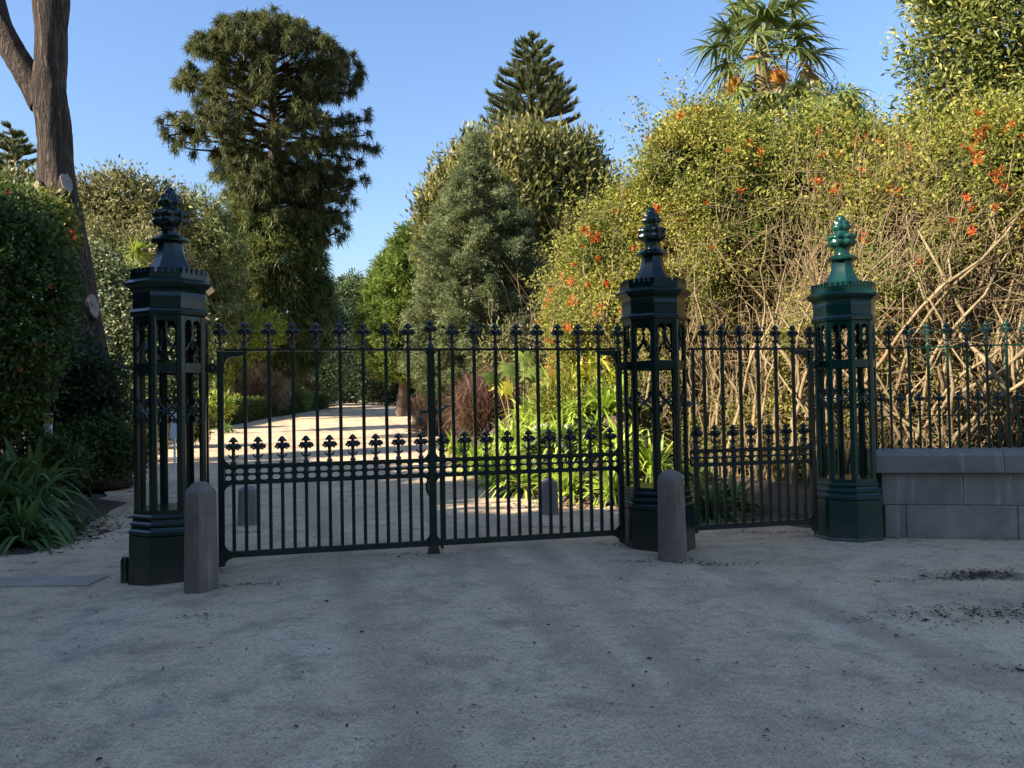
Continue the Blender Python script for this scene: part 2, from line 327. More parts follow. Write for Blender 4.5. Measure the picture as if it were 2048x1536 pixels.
# ------------------------------------------------------------------ foliage helpers (numpy)
def unit(a): return a / (np.linalg.norm(a, axis=-1, keepdims=True) + 1e-9)
class Foliage:
    def __init__(s): s.V, s.F, s.T, s.n = [], [], [], 0
    def _push(s, V, F, T):
        s.V.append(V); s.F.append(F + s.n); s.T.append(T); s.n += len(V)
    def leaves(s, Pt, D, Nn, L, Wd, tint, droop=0.0, mid=0.45):
        n = len(Pt)
        if n == 0: return s
        D = unit(D); S = unit(np.cross(D, Nn)); Nn = unit(np.cross(S, D))
        L = np.broadcast_to(L, (n,))[:, None]; Wd = np.broadcast_to(Wd, (n,))[:, None]
        m = Pt + D * L * mid; V = np.stack([Pt, m + S * Wd / 2 + Nn * Wd * 0.12, Pt + D * L - Nn * L * droop, m - S * Wd / 2 + Nn * Wd * 0.12], 1).reshape(-1, 3)
        F = np.arange(4 * n).reshape(n, 4); s._push(V, F, np.repeat(tint, 4)); return s
    def straps(s, Pt, D, L, Wd, tint, droop, seg=4, side=None, taper=(0.7, 1.0, 0.12), rng=None, fold=0.0):
        n = len(Pt); D = unit(D); L = np.broadcast_to(L, (n,)); Wd = np.broadcast_to(Wd, (n,)); droop = np.broadcast_to(droop, (n,))
        if side is None:
            ref = np.array([0, 0, 1.0]) + (rng.normal(0, 0.35, (n, 3)) if rng is not None else 0)
            side = unit(np.cross(D, ref))
        t = np.linspace(0, 1, seg + 1)
        w = np.interp(t, [0, 0.4, 1], taper)
        C = Pt[:, None] + D[:, None] * (L[:, None, None] * t[None, :, None])
        C[:, :, 2] -= (droop * L)[:, None] * t[None] ** 2
        A = C + side[:, None] * (Wd[:, None, None] * w[None, :, None] / 2); B = C - side[:, None] * (Wd[:, None, None] * w[None, :, None] / 2)
        V = np.stack([A, B], 2).reshape(-1, 3)
        k = np.arange(seg)[None]; base = (np.arange(n) * (2 * (seg + 1)))[:, None]
        F = np.stack([base + 2 * k, base + 2 * k + 1, base + 2 * k + 3, base + 2 * k + 2], -1).reshape(-1, 4)
        s._push(V, F, np.repeat(tint, 2 * (seg + 1))); return s
    def tubes(s, paths, rad, tint, sides=4):
        n, k, _ = paths.shape; T = unit(np.gradient(paths, axis=1)); ref = np.array([0.31, 0.52, 0.79])
        U = unit(np.cross(T, ref)); Vv = np.cross(T, U); rad = np.broadcast_to(rad, (n, k))
        a = np.arange(sides) * 2 * np.pi / sides
        V = paths[:, :, None] + rad[:, :, None, None] * (np.cos(a)[None, None, :, None] * U[:, :, None] + np.sin(a)[None, None, :, None] * Vv[:, :, None])
        V = V.reshape(-1, 3); base = (np.arange(n) * k * sides)[:, None, None]; i = np.arange(k - 1)[None, :, None] * sides
        j = np.arange(sides)[None, None]; jn = (j + 1) % sides
        F = np.stack([base + i + j, base + i + jn, base + i + sides + jn, base + i + sides + j], -1).reshape(-1, 4)
        s._push(V, F, np.repeat(tint, k * sides)); return s
    def mesh(s, name, mat, origin=(0, 0, 0), smooth=False):
        return np_mesh(name, np.concatenate(s.V) - np.asarray(origin), np.concatenate(s.F), mat, np.concatenate(s.T), smooth)
    def build(s, name, mat, parent=None, smooth=False):
        o = parent.location if parent else (0, 0, 0)
        return link(name, s.mesh(name, mat, o, smooth), parent)

def blobs_px(lst, Y):                         # (px, py, rx, ry[, depth offset][, depth radius factor]) -> centres, radii in metres
    C, R = [], []
    for b in lst:
        y = Y + (b[4] if len(b) > 4 else 0); k = y / FPX; C.append(P(b[0], b[1], y))
        R.append((b[2] * k, (b[5] if len(b) > 5 else 1.0) * b[2] * k, b[3] * k))
    return np.array(C), np.array(R)
def shell(C, R, n, rng, inner=0.72, lump=0.10, floor=True):     # points near the skin of a union of ellipsoids, with outward directions
    w = (R[:, 0] * R[:, 2]) ** 0.9; i = rng.choice(len(C), n, p=w / w.sum())
    d = unit(rng.normal(size=(n, 3))); r = inner + (1 - inner) * rng.random(n) ** 0.5 + rng.normal(0, lump, n)
    p = C[i] + d * R[i] * r[:, None]; o = unit(d / R[i])
    keep = np.ones(n, bool)
    for j in range(len(C)):                   # drop what lies deep inside another lobe
        q = (((p - C[j]) / R[j]) ** 2).sum(1); keep &= ~((q < (inner * 0.8) ** 2) & (i != j))
    if floor: keep &= p[:, 2] > gz(p[:, 0], p[:, 1]) + 0.03
    return p[keep], o[keep]
def clumps(fo, C, R, n, per, cr, L, Wd, rng, inner=0.75, up=0.3, out=0.8, rnd=0.7, droop=0.1, lump=0.11, tint=(0.45, 0.2, 0.16), flat=1.0):
    p, o = shell(C, R, n, rng, inner, lump); m = len(p)
    ct = np.clip(rng.normal(tint[0], tint[1], m), 0, 1)
    q = np.repeat(p, per, 0) + rng.normal(0, 1, (m * per, 3)) * np.array([cr, cr, cr * flat])
    oo = np.repeat(o, per, 0); D = oo * out + np.array([0, 0, up]) + rng.normal(0, rnd, (m * per, 3))
    nn = oo * 1.1 + np.array([0, -.15, 0.35]) + rng.normal(0, 0.5, (m * per, 3))
    k = m * per; t = np.repeat(ct, per) + rng.normal(0, tint[2], k)
    ok = q[:, 2] > gz(q[:, 0], q[:, 1]) + 0.01
    fo.leaves(q[ok], D[ok], nn[ok], (L * rng.uniform(0.7, 1.25, k))[ok], (Wd * rng.uniform(0.75, 1.2, k))[ok], t[ok], droop); return p
def bent(a, b, k, rng, wob=0.06, sag=0.0):     # a wavering path from a to b
    a, b = np.asarray(a, float), np.asarray(b, float); t = np.linspace(0, 1, k)[:, None]; L = np.linalg.norm(b - a)
    w = np.cumsum(rng.normal(0, wob * L / k, (k, 3)), 0); w -= t * w[-1]
    p = a + (b - a) * t + w; p[:, 2] -= sag * L * (4 * t[:, 0] * (1 - t[:, 0])); return p
def limbs(fo, base, top, targets, r0, rng, sides=6, n=None, wob=0.07):      # trunk plus limbs that reach into the crown
    tr = bent(base, top, 9, rng, wob); fo.tubes(tr[None], np.linspace(r0, r0 * 0.35, 9)[None], np.array([0.5]), 8)
    for q in (targets if n is None else targets[rng.choice(len(targets), min(n, len(targets)), replace=False)]):
        f = np.clip((q[2] - base[2]) / (top[2] - base[2] + 1e-6) - 0.25, 0.25, 0.95); s = tr[int(f * 8)]
        fo.tubes(bent(s, q, 6, rng, 0.12, 0.04)[None], np.linspace(r0 * 0.32, r0 * 0.06, 6)[None], np.array([0.5]), sides)

# ------------------------------------------------------------------ ground and drive
def grid_sheet(name, xs, ys, mat, dz, kind='structure'):
    X, Y = np.meshgrid(xs, ys); Z = gz(X, Y) + dz
    V = np.stack([X, Y, Z], -1).reshape(-1, 3); nx, ny = len(xs), len(ys)
    i = np.arange(nx - 1)[None] + np.arange(ny - 1)[:, None] * nx
    F = np.stack([i, i + 1, i + nx + 1, i + nx], -1).reshape(-1, 4)
    return tag(link(name, np_mesh(name, V, F, mat, smooth=True)), kind=kind)
xs = np.unique(np.round(np.concatenate([np.linspace(-1500, -80, 14), np.linspace(-80, -16, 17), np.arange(-16, 14, 0.5), np.linspace(14, 80, 17), np.linspace(80, 1500, 14)]), 3))
ys = np.unique(np.round(np.concatenate([np.linspace(-300, -10, 12), np.arange(-10, 30, 0.5), np.arange(30, 110, 2.0), np.linspace(110, 2500, 20)]), 3))
grid_sheet('ground', xs, ys, M['soil'], -0.03)
dl = np.array([(-30, -14), (-30, 6.5), (-14, 8.6), (-6.6, 9.6), (-6.9, 13), (-8.0, 17), (-9.8, 22), (-12.0, 31), (-13.6, 40), (-14.4, 65), (-17.0, 92)], float)
dr = np.array([(26, -14), (26, 6.5), (12, 8.8), (4.2, 9.9), (1.7, 12.4), (-0.1, 13.7), (-1.1, 18.5), (-2.4, 27), (-5.0, 46), (-7.6, 66), (-9.6, 92)], float)
def strip(name, L, Rr, mat, dz):
    t = np.linspace(0, len(L) - 1, 210); k = np.arange(len(L)); s = np.linspace(0, 1, 90)
    Lp = np.stack([np.interp(t, k, L[:, j]) for j in (0, 1)], 1); Rp = np.stack([np.interp(t, k, Rr[:, j]) for j in (0, 1)], 1)
    wob = 0.12 * np.sin(t * 7.3) + 0.09 * np.sin(t * 17.1 + 1); Lp[:, 0] += wob; Rp[:, 0] += wob[::-1]
    q = Lp[:, None] + (Rp - Lp)[:, None] * s[None, :, None]
    Z = gz(q[..., 0], q[..., 1]) + dz
    rr = np.random.default_rng(5)
    Z += 0.006 * np.sin(q[..., 0] * 3.1 + 1.3 * np.sin(q[..., 1] * 1.7)) * np.sin(q[..., 1] * 2.3)
    V = np.concatenate([q, Z[..., None]], -1).reshape(-1, 3); nx, ny = len(s), len(t)
    i = np.arange(nx - 1)[None] + np.arange(ny - 1)[:, None] * nx
    F = np.stack([i, i + 1, i + nx + 1, i + nx], -1).reshape(-1, 4)
    return tag(link(name, np_mesh(name, V, F, mat, smooth=True)), kind='structure')
strip('gravel_drive', dl, dr, M['gravel'], 0.0)

EDGE = np.array([(4.6, 11.2), (3.2, 11.5), (1.75, 12.4), (-0.1, 13.7), (-1.1, 18.5), (-2.2, 25.0)])
def bed_dist(x, y):                           # metres inside the right bed, measured from its drive edge
    x = np.asarray(x, float); y = np.asarray(y, float); best = np.full(np.broadcast(x, y).shape, 99.0); sgn = np.ones_like(best)
    for a, b in zip(EDGE[:-1], EDGE[1:]):
        e = b - a; L2 = (e ** 2).sum(); t = np.clip(((x - a[0]) * e[0] + (y - a[1]) * e[1]) / L2, 0, 1)
        d = np.hypot(x - a[0] - t * e[0], y - a[1] - t * e[1]); s = np.sign(e[1] * (x - a[0]) - e[0] * (y - a[1])); m = d < best
        best = np.where(m, d, best); sgn = np.where(m, s, sgn)
    return best * sgn
def bz(x, y):                                 # the bed is a mound
    d = bed_dist(x, y); t = np.clip((d - .05) / 2.4, 0, 1); return gz(x, y) + 1.65 * (t * t * (3 - 2 * t)) ** .85 * np.clip((27 - np.asarray(y)) / 6, 0, 1) * np.clip((3.1 - np.asarray(x)) / 1.3, .12, 1) + .012
def bed():
    X, Y = np.meshgrid(np.linspace(-2.6, 9, 100), np.linspace(11.0, 27, 120)); D = bed_dist(X, Y); Z = bz(X, Y); Z = np.where(D > .04, Z, gz(X, Y) - .12)
    V = np.stack([X, Y, Z], -1).reshape(-1, 3); i = np.arange(99)[None] + np.arange(119)[:, None] * 100; F = np.stack([i, i + 1, i + 101, i + 100], -1).reshape(-1, 4)
    tag(link('garden_bed', np_mesh('garden_bed', V, F, M['soil'], smooth=True)), kind='structure')
bed()

# ------------------------------------------------------------------ gate line
PL, PM, PR = P(344, 810, 7.95), P(1311, 810, 9.13), P(1692, 800, 9.69)
GA = math.atan2(PR[1] - PL[1], PR[0] - PL[0]); GU = np.array([math.cos(GA), math.sin(GA)]); GN = np.array([-GU[1], GU[0]])
def U(px, py=780):                            # distance along the gate line of the point seen at that pixel
    d = ray(px, py); t = np.dot(PL[:2], GN) / np.dot(d[:2], GN); return float(np.dot(d[:2] * t - PL[:2], GU))
def on_line(u, z=0.0, off=0.0): return np.array([*(PL[:2] + GU * u + GN * off), z])

# ------------------------------------------------------------------ gate pillars
R_SH = 0.343
def pillar_parts():
    q = {}
    q['plinth'] = MB().octa([(-0.25, 0.405), (0.015, 0.405), (0.03, 0.395), (0.45, 0.388), (0.462, 0.372)])
    q['base_moulding'] = MB().octa([(0.455, 0.36), (0.462, 0.392), (0.495, 0.392), (0.512, 0.372), (0.53, 0.366), (0.545, 0.378), (0.565, 0.378), (0.582, 0.358), (0.60, 0.354), (0.612, 0.364), (0.63, 0.364), (0.645, 0.347), (0.685, 0.345)])
    q['capital'] = MB().octa([(2.47, 0.345), (2.485, 0.362), (2.515, 0.366), (2.535, 0.352), (2.545, 0.342), (2.635, 0.342), (2.637, 0.347), (2.655, 0.347), (2.690, 0.342), (2.715, 0.352), (2.74, 0.385), (2.765, 0.412), (2.782, 0.416), (2.80, 0.392), (2.815, 0.372), (2.83, 0.30)])
    b = MB(); Rc = 0.362
    for k in range(8):                        # battlement: a low wall with merlons on each side
        a0, a1 = math.radians(22.5 + 45 * k), math.radians(67.5 + 45 * k)
        A = np.array([math.cos(a0), math.sin(a0)]) * Rc; B = np.array([math.cos(a1), math.sin(a1)]) * Rc; e = (B - A) / np.linalg.norm(B - A); Ls = np.linalg.norm(B - A)
        nn = np.array([e[1], -e[0]])
        def slab(s0, s1, z0, z1, d0, d1):
            c = [A + e * s0 + nn * d1, A + e * s1 + nn * d1, A + e * s1 + nn * d0, A + e * s0 + nn * d0]
            b.rings([[(*p, z) for p in c] for z in (z0, z1)])
        slab(0, Ls, 2.812, 2.862, -0.030, 0.0)
        slab(0.003, Ls - 0.003, 2.862, 2.870, -0.034, 0.004)
        m = 5; w = Ls / m
        for j in range(m):
            slab(j * w + 0.2 * w, j * w + 0.8 * w, 2.870, 2.906, -0.026, 0.0)
            slab(j * w + 0.17 * w, j * w + 0.83 * w, 2.906, 2.913, -0.030, 0.004)
    q['battlement'] = b
    pr = [(2.815 + 0.38 * t, 0.116 + 0.200 * (1 - t) ** 2.15) for t in np.linspace(0, 1, 14)]
    q['spire'] = MB().octa([(2.80, 0.325)] + pr)
    q['collar'] = MB().octa([(3.185, 0.118), (3.19, 0.15), (3.200, 0.175), (3.214, 0.177), (3.222, 0.158), (3.246, 0.142), (3.258, 0.112), (3.262, 0.09)], 24)
    q['finial'] = MB().octa([(3.255, 0.088), (3.30, 0.078), (3.34, 0.088), (3.360, 0.118, 0.04), (3.38, 0.140, 0.12), (3.408, 0.146, 0.16), (3.428, 0.132, 0.10), (3.438, 0.128, 0.06), (3.452, 0.143, 0.14), (3.478, 0.146, 0.17), (3.500, 0.122, 0.12), (3.512, 0.088, 0.03), (3.53, 0.074), (3.548, 0.078, 0.05), (3.565, 0.096, 0.12), (3.592, 0.099, 0.15), (3.610, 0.088, 0.08), (3.620, 0.078, 0.04), (3.634, 0.080, 0.14), (3.652, 0.076, 0.14), (3.664, 0.060, 0.05), (3.668, 0.048), (3.685, 0.050), (3.710, 0.038), (3.728, 0.020), (3.734, 0.004)], 40, rot=0.0)
    w, t = 0.047, 0.034                       # one corner post (angle section) standing on the +22.5 degree corner
    def corner_post(k):
        a = math.radians(22.5 + 45 * k); Vc = np.array([math.cos(a), math.sin(a)]) * R_SH
        e1 = np.array([math.cos(a + math.radians(112.5)), math.sin(a + math.radians(112.5))]); e2 = np.array([math.cos(a - math.radians(112.5)), math.sin(a - math.radians(112.5))])
        n1 = np.array([math.cos(a + math.radians(22.5)), math.sin(a + math.radians(22.5))]); n2 = np.array([math.cos(a - math.radians(22.5)), math.sin(a - math.radians(22.5))])
        Vi = Vc * (1 - t / (R_SH * math.cos(math.radians(22.5))))
        poly = [Vc + e2 * (w - .008), Vc + e2 * .004, Vc + e1 * .004, Vc + e1 * (w - .008), Vc + e1 * w - n1 * .008, Vc + e1 * w - n1 * t, Vi, Vc + e2 * w - n2 * t, Vc + e2 * w - n2 * .008][::-1]
        return MB().rings([[(*p, z) for p in poly] for z in (0.683, 2.472)])
    def face_frame(k):
        a = math.radians(45 * k); n = np.array([math.cos(a), math.sin(a), 0]); e = np.array([-n[1], n[0], 0]); return n * (R_SH * math.cos(math.radians(22.5)) - 0.016), e
    def tracery_top(k):
        c, e = face_frame(k); m = MB(); h = 0.068; Z = np.array([0, 0, 1.0]); f = lambda u, z: c + e * u * 1.257 + Z * z
        n = c / np.linalg.norm(c)
        def pl(poly, d=0.011):                # pierced plate pieces lying in the face
            N_ = len(poly); V = [f(u, z) + n * s for s in (d, -d) for u, z in poly]
            m.add(V, [tuple(range(N_)), tuple(range(2 * N_ - 1, N_ - 1, -1))] + [(i, i + N_, (i + 1) % N_ + N_, (i + 1) % N_) for i in range(N_)])
        for s in (-1, 1):                     # two cusped lancets
            arc = [(s * h * (0.5 + 0.46 * math.cos(x)), 2.385 + 0.055 * math.sin(x) ** 0.8) for x in np.linspace(0.05, math.pi - .05, 9)]
            m.tube([f(*p) for p in arc], 0.0085, 5)
            pl([(s * h * 1.0, 2.472), (s * 0.0, 2.472), (s * 0.0, 2.41), (s * 0.016, 2.425), (s * h * .5, 2.446), (s * h * .84, 2.425), (s * h, 2.40)][::s])
            m.ball(f(s * h * 0.22, 2.362), 0.011, 6, 4); m.ball(f(s * h * 0.80, 2.362), 0.011, 6, 4)
            sp = [(0.0, 2.285), (s * 0.012, 2.245), (s * 0.030, 2.205), (s * 0.052, 2.175), (s * h, 2.145)]
            m.tube([f(*p) for p in sp], [0.013, 0.013, 0.012, 0.012, 0.011], 5)
            m.tube([f(s * 0.040, 2.192), f(s * 0.044, 2.165), f(s * 0.038, 2.145)], [0.010, 0.010, 0.005], 5)
            m.tube([f(s * h, 2.11), f(s * 0.052, 2.09), f(s * 0.046, 2.065)], [0.010, 0.010, 0.005], 5)
        m.tube([f(0, 2.40), f(0, 2.28)], [0.009, 0.013], 6)
        return m
    def tracery_mid(k):
        c, e = face_frame(k); m = MB(); h = 0.068; Z = np.array([0, 0, 1.0]); f = lambda u, z: c + e * u * 1.257 + Z * z
        up = [(-h, 1.71), (-0.05, 1.655), (-0.022, 1.615), (0, 1.600), (0.022, 1.615), (0.05, 1.655), (h, 1.71)]
        dn = [(u, 3.20 - z) for u, z in up]
        m.tube([f(u, z + .008) for u, z in up], 0.0105, 5); m.tube([f(u, z - .012) for u, z in dn], 0.0105, 5)
        for s in (-1, 1):
            m.ball(f(s * 0.047, 1.698), 0.012, 6, 4); m.ball(f(s * 0.047, 1.49), 0.012, 6, 4)
            m.tube([f(s * .05, 1.655), f(s * .043, 1.69)], 0.008, 5); m.tube([f(s * .05, 1.53), f(s * .043, 1.495)], 0.008, 5)
        m.tube([f(-h, 1.597), f(h, 1.597)], 0.009, 5)
        return m
    def strap(k):
        c, e = face_frame(k); n = c / np.linalg.norm(c); h = 0.0855
        return MB().rings([[tuple(c + e * u + n * d + np.array([0, 0, z])) for u, d in ((-h, .011), (-h, -.012), (h, -.012), (h, .011))] for z in (1.945, 2.035)])
    st = MB().octa([(-0.05, 0.04), (0.20, 0.04), (0.235, 0.028), (0.245, 0.01)], 12, cx=-0.415, cy=-0.04)
    return q, corner_post, tracery_top, tracery_mid, st, strap
PQ, CPOST, TTOP, TMID, GUARD, STRAP = pillar_parts()
pil_me = {}
for key in ('paint', 'paint_lit'):
    pil_me[key] = {**{k: v.mesh(k, M[key], k in ('finial', 'collar'), 40) for k, v in PQ.items()},
                   'post': [CPOST(k).mesh('corner_post', M[key]) for k in range(8)], 'sb': [STRAP(k).mesh('strap_band', M[key]) for k in range(8)], 'tt': [TTOP(k).mesh('upper_tracery', M[key], True, 45) for k in range(8)], 'tm': [TMID(k).mesh('middle_tracery', M[key], True, 45) for k in range(8)]}
def pillar(pos, key, label):
    z0 = float(gz(pos[0], pos[1])); root = empty('gate_pillar', (pos[0], pos[1], 0.0), GA, label, 'gate pillar', 'cast iron gate pillars')
    me = pil_me[key]
    for k in PQ: link(k, me[k], root)
    for k in range(8):
        link('corner_post', me['post'][k], root); link('strap_band', me['sb'][k], root); link('upper_tracery', me['tt'][k], root); link('middle_tracery', me['tm'][k], root)
    return root
p1 = pillar(PL, 'paint', 'octagonal dark iron gate pillar nearest the camera, left of the closed double gate')
GUARD.build('wheel_guard', M['paint'], p1, True, 40)
pillar(PM, 'paint', 'octagonal dark iron gate pillar between the double gate and the small gate')
pillar(PR, 'paint_lit', 'iron gate pillar coloured sunlit green, standing against the end of the bluestone wall')

# ------------------------------------------------------------------ gate leaves and iron fence
def finial_mesh(key):
    m = MB()
    m.octa([(-0.012, 0.017), (0.0, 0.028), (0.012, 0.030), (0.022, 0.019), (0.032, 0.017)], 10)
    m.octa([(0.032, 0.017), (0.050, 0.017), (0.058, 0.030), (0.064, 0.031), (0.072, 0.019), (0.115, 0.0165), (0.135, 0.020), (0.150, 0.026), (0.185, 0.022), (0.20, 0.016), (0.212, 0.020), (0.224, 0.028)], 10)
    for k in range(4):
        a = math.pi / 2 * k; c, s = math.cos(a), math.sin(a); f = lambda r, z: (c * r, s * r, z)
        m.tube([f(0.016, 0.058), f(0.030, 0.064), f(0.042, 0.078), f(0.047, 0.092)], [0.010, 0.011, 0.008, 0.003], 6)      # curled leaf
        m.tube([f(0.016, 0.166), f(0.034, 0.178), f(0.050, 0.172), f(0.062, 0.158), f(0.060, 0.143)], [0.016, 0.021, 0.021, 0.017, 0.007], 7)
        m.tube([f(0.012, 0.150), f(0.030, 0.150), f(0.044, 0.138), f(0.046, 0.126)], [0.014, 0.016, 0.013, 0.004], 6)
        m.tube([f(0.008, 0.212), f(0.024, 0.222), f(0.036, 0.214), f(0.037, 0.204)], [0.012, 0.015, 0.011, 0.004], 6)
    m.octa([(0.222, 0.028), (0.234, 0.030), (0.246, 0.022), (0.256, 0.009), (0.259, 0.002)], 10)
    return m.mesh('finial', M[key], True, 50)
FIN = {k: finial_mesh(k) for k in ('paint', 'paint_lit')}
Z_TOP, Z_B1, Z_B0, Z_BR1, Z_BR0, Z_FOOT = 2.172, 1.045, 0.885, 0.230, 0.170, 0.10
def concave(cx, cz, dx, dz, n=7):             # corner gusset with a hollow edge
    return [(cx, cz), (cx + dx, cz)] + [(cx + dx - dx * math.sin(a), cz + dz - dz * math.cos(a)) for a in np.linspace(0.12, math.pi / 2 - 0.12, n)] + [(cx, cz + dz)]
def plate_any(m, poly, y0, y1):
    A = sum(poly[i][0] * poly[(i + 1) % len(poly)][1] - poly[(i + 1) % len(poly)][0] * poly[i][1] for i in range(len(poly)))
    return m.plate(poly if A > 0 else poly[::-1], y0, y1)
bw = 0.0165
tall_me = MB().box(-bw, bw, -bw, bw, 0.2, 2.185).mesh('picket', M['paint'])
def tall_mesh(z0, z1, key='paint', w=bw): return MB().box(-w, w, -w, w, z0, z1, 0.003).mesh('picket', M[key])
TALL = tall_mesh(Z_BR1 - 0.02, 2.185); SHORT = tall_mesh(Z_BR1 - 0.02, 1.070)
def leaf(name, u0, u1, n, hinge, label, post, n_strap=True):
    L = u1 - u0; o = on_line(u0); root = empty(name, (o[0], o[1], 0), GA, label, 'gate', 'gates between the pillars')
    step = L / n; hx = 0.0 if hinge == 'left' else L; s = 1 if hinge == 'left' else -1; cx = L - hx
    hs = MB().box(hx - .029, hx + .029, -.026, .026, Z_FOOT - .01, Z_TOP - .014, .004)
    plate_any(hs, concave(hx + s * .027, Z_TOP - .0145, s * .20, -.19), -.011, .011)
    plate_any(hs, [(hx + s * .027, Z_TOP - .0145 - .0), (hx + s * .27, Z_TOP - .0145), (hx + s * .24, Z_TOP - .045), (hx + s * .17, Z_TOP - .065), (hx + s * .027, Z_TOP - .075)], -.0095, .0095)
    for zc, d in ((Z_B1 + .017, 1), (Z_B0 - .017, -1), (Z_BR1 - .002, 1)): plate_any(hs, concave(hx + s * .027, zc, s * .075, d * .085), -.012, .012)
    plate_any(hs, concave(hx + s * .027, Z_BR0 + .002, s * .12, -.075), -.012, .012)
    hso = hs.build('hinge_stile', M['paint'], root)
    link('finial', FIN['paint'], hso, (hx, 0, Z_TOP + .005))
    if post:
        c = cx; ps = MB().box(c - .037, c + .037, -.034, .034, .06, Z_TOP + .02, .006)
        ps.rings([[(c - r, -r, z), (c + r, -r, z), (c + r, r, z), (c - r, r, z)] for z, r in ((Z_TOP + .02, .030), (Z_TOP + .035, .026), (Z_TOP + .05, .016))])
        ps.rings([[(c - r, -q, z), (c + r, -q, z), (c + r, q, z), (c - r, q, z)] for z, r, q in ((.05, .058, .045), (.13, .056, .043), (.20, .042, .037), (.25, .039, .036))])
        for sd_ in (-1, 1):
            for zc, d in ((Z_B1 + .017, 1), (Z_B0 - .017, -1), (Z_BR1 - .002, 1), (Z_TOP - .016, -1)): plate_any(ps, concave(c + sd_ * .036, zc, sd_ * .065, d * (.085 if zc < 2 else .06)), -.0125, .0125)
        po = ps.build('meeting_post', M['paint'], root)
        link('finial', FIN['paint'], po, (c, 0, Z_TOP + .045))
    else:
        c = cx - .0 ; MB().box(c + s * -.075 - .0, c + s * -.075 + .028, -.018, .018, .14, Z_TOP - .013, .003).build('closing_stile', M['paint'], root)
    a, b = min(hx + s * .029, cx - s * .037), max(hx + s * .029, cx - s * .037)
    MB().box(a, b, -.013, .013, Z_TOP - .012, Z_TOP + .012, .002).build('top_rail', M['paint'], root)
    MB().box(a, b, -.022, .022, Z_BR0, Z_BR1, .006).build('bottom_rail', M['paint'], root)
    band = MB()
    for z0 in (Z_B1, Z_B0): band.box(a, b, -.021, .021, z0 - .017, z0 + .017, .004)
    zm = (Z_B0 + Z_B1) / 2
    for i in range(n):
        for h in (0, 1):
            x0 = i * step + h * step / 2 + bw * .8; x1 = x0 + step / 2 - 1.6 * bw
            if i == 0 and h == 0: x0 += .018
            if i == n - 1 and h == 1: x1 -= .018
            for z0, z1 in ((Z_B0 + .016, zm + .001), (zm + .0015, Z_B1 - .016)): band.frame_hole(x0, x1, z0, z1, .008, .009, .020, -.010, .010)
        xc = (i + .5) * step
        band.octa([(0, 0.036), (0.012, 0.033), (0.02, 0.018), (0.026, 0.016), (0.03, 0.004)], 8, rot=0.0) if False else None
        for sg in (-1, 1):
            R_ = [[(xc + r * (1 + .22 * math.cos(4 * q)) * math.cos(q), sg * y, zm + r * (1 + .22 * math.cos(4 * q)) * math.sin(q)) for q in np.linspace(0, 2 * math.pi, 17)[:-1]] for r, y in ((.034, .009), (.034, .021), (.018, .029), (.004, .030))]
            band.rings(R_ if sg < 0 else [r[::-1] for r in R_])
    band.build('lattice_band', M['paint'], root)
    for i in range(1, n):
        k = link('picket', TALL, root, (i * step, 0, 0)); link('finial', FIN['paint'], k, (0, 0, 2.185))
    for i in range(n):
        k = link('short_picket', SHORT, root, ((i + .5) * step, 0, 0)); link('finial', FIN['paint'], k, (0, 0, 1.070))
    hg = MB(); x_out = hx - s * .17
    hg.box(min(hx + s * .033, x_out), max(hx + s * .033, x_out), -.030, -.0265, 1.955, 2.03, .001); hg.box(min(hx + s * .033, x_out), max(hx + s * .033, x_out), .0265, .030, 1.955, 2.03, .001)
    hg.ball((hx - s * .07, -.034, 1.995), (.020, .014, .020), 10, 6); hg.tube([(hx - s * .07, 0, 1.94), (hx - s * .07, 0, 2.045)], .02, 8)
    hg.build('hinge_strap', M['paint'], root)
    return root, L, step
u_l, u_c, u_r = U(441), U(862), U(1238)
gl, L1, _ = leaf('gate_leaf', u_l, u_c, 9, 'left', 'left leaf of the closed double gate, carrying the thick meeting post', True)
gr, L2, _ = leaf('gate_leaf', u_c, u_r, 9, 'right', 'right leaf of the closed double gate, hung on the middle pillar', False)
gp, L3, _ = leaf('gate_leaf', U(1372), U(1622), 7, 'right', 'small pedestrian gate between the middle and right pillars', False)
lt = MB(); lt.box(L1 - .12, L1 + .06, -.045, -.035, 1.525, 1.55, .002)
lt.tube([(L1 - .12 + .0 + .014 * math.cos(q), -.04, 1.53 + .016 * math.sin(q)) for q in np.linspace(0, 2 * math.pi, 10)], .006, 6)
lt.tube([(L1 + .05, -.04, 1.535), (L1 + .10, -.04, 1.555), (L1 + .135, -.04, 1.575), (L1 + .165, -.04, 1.592), (L1 + .185, -.04, 1.585), (L1 + .188, -.04, 1.562), (L1 + .172, -.04, 1.553)], [.015, .014, .012, .010, .009, .009, .007], 6)
lt.box(L1 - .03, L1 + .045, -.046, -.035, 1.50, 1.575, .003)
lt.build('latch', M['paint'], gl)
kn = MB(); kn.tube([(L1 - .045, -.045, .86), (L1 - .062, -.05, .80), (L1 - .06, -.05, .74), (L1 - .045, -.045, .69)], [.012, .017, .016, .010], 7)
kn.build('handle', M['paint'], gl)
lp = MB(); lp.box(-.03, .03, -.045, -.032, 1.53, 1.60, .003); lp.box(-.06, .05, -.050, -.040, 1.555, 1.58, .002)
lp.tube([(.05, -.045, 1.565), (.10, -.045, 1.572), (.125, -.045, 1.585), (.14, -.045, 1.575), (.138, -.045, 1.555), (.120, -.045, 1.55)], [.010, .009, .008, .007, .007, .005], 6)
lp.ball((.0, -.052, 1.567), (.018, .012, .014), 8, 5)
lp.build('latch', M['steel'], gp)
po = on_line(u_l + L1 - .12); pk = empty('padlock', (po[0] - GN[0] * .04, po[1] - GN[1] * .04, 1.40), GA, 'small dark padlock hanging from the latch of the double gate', 'padlock')
MB().box(-.022, .022, -.012, .012, 0, .075, .006).build('body', M['steel'], pk)
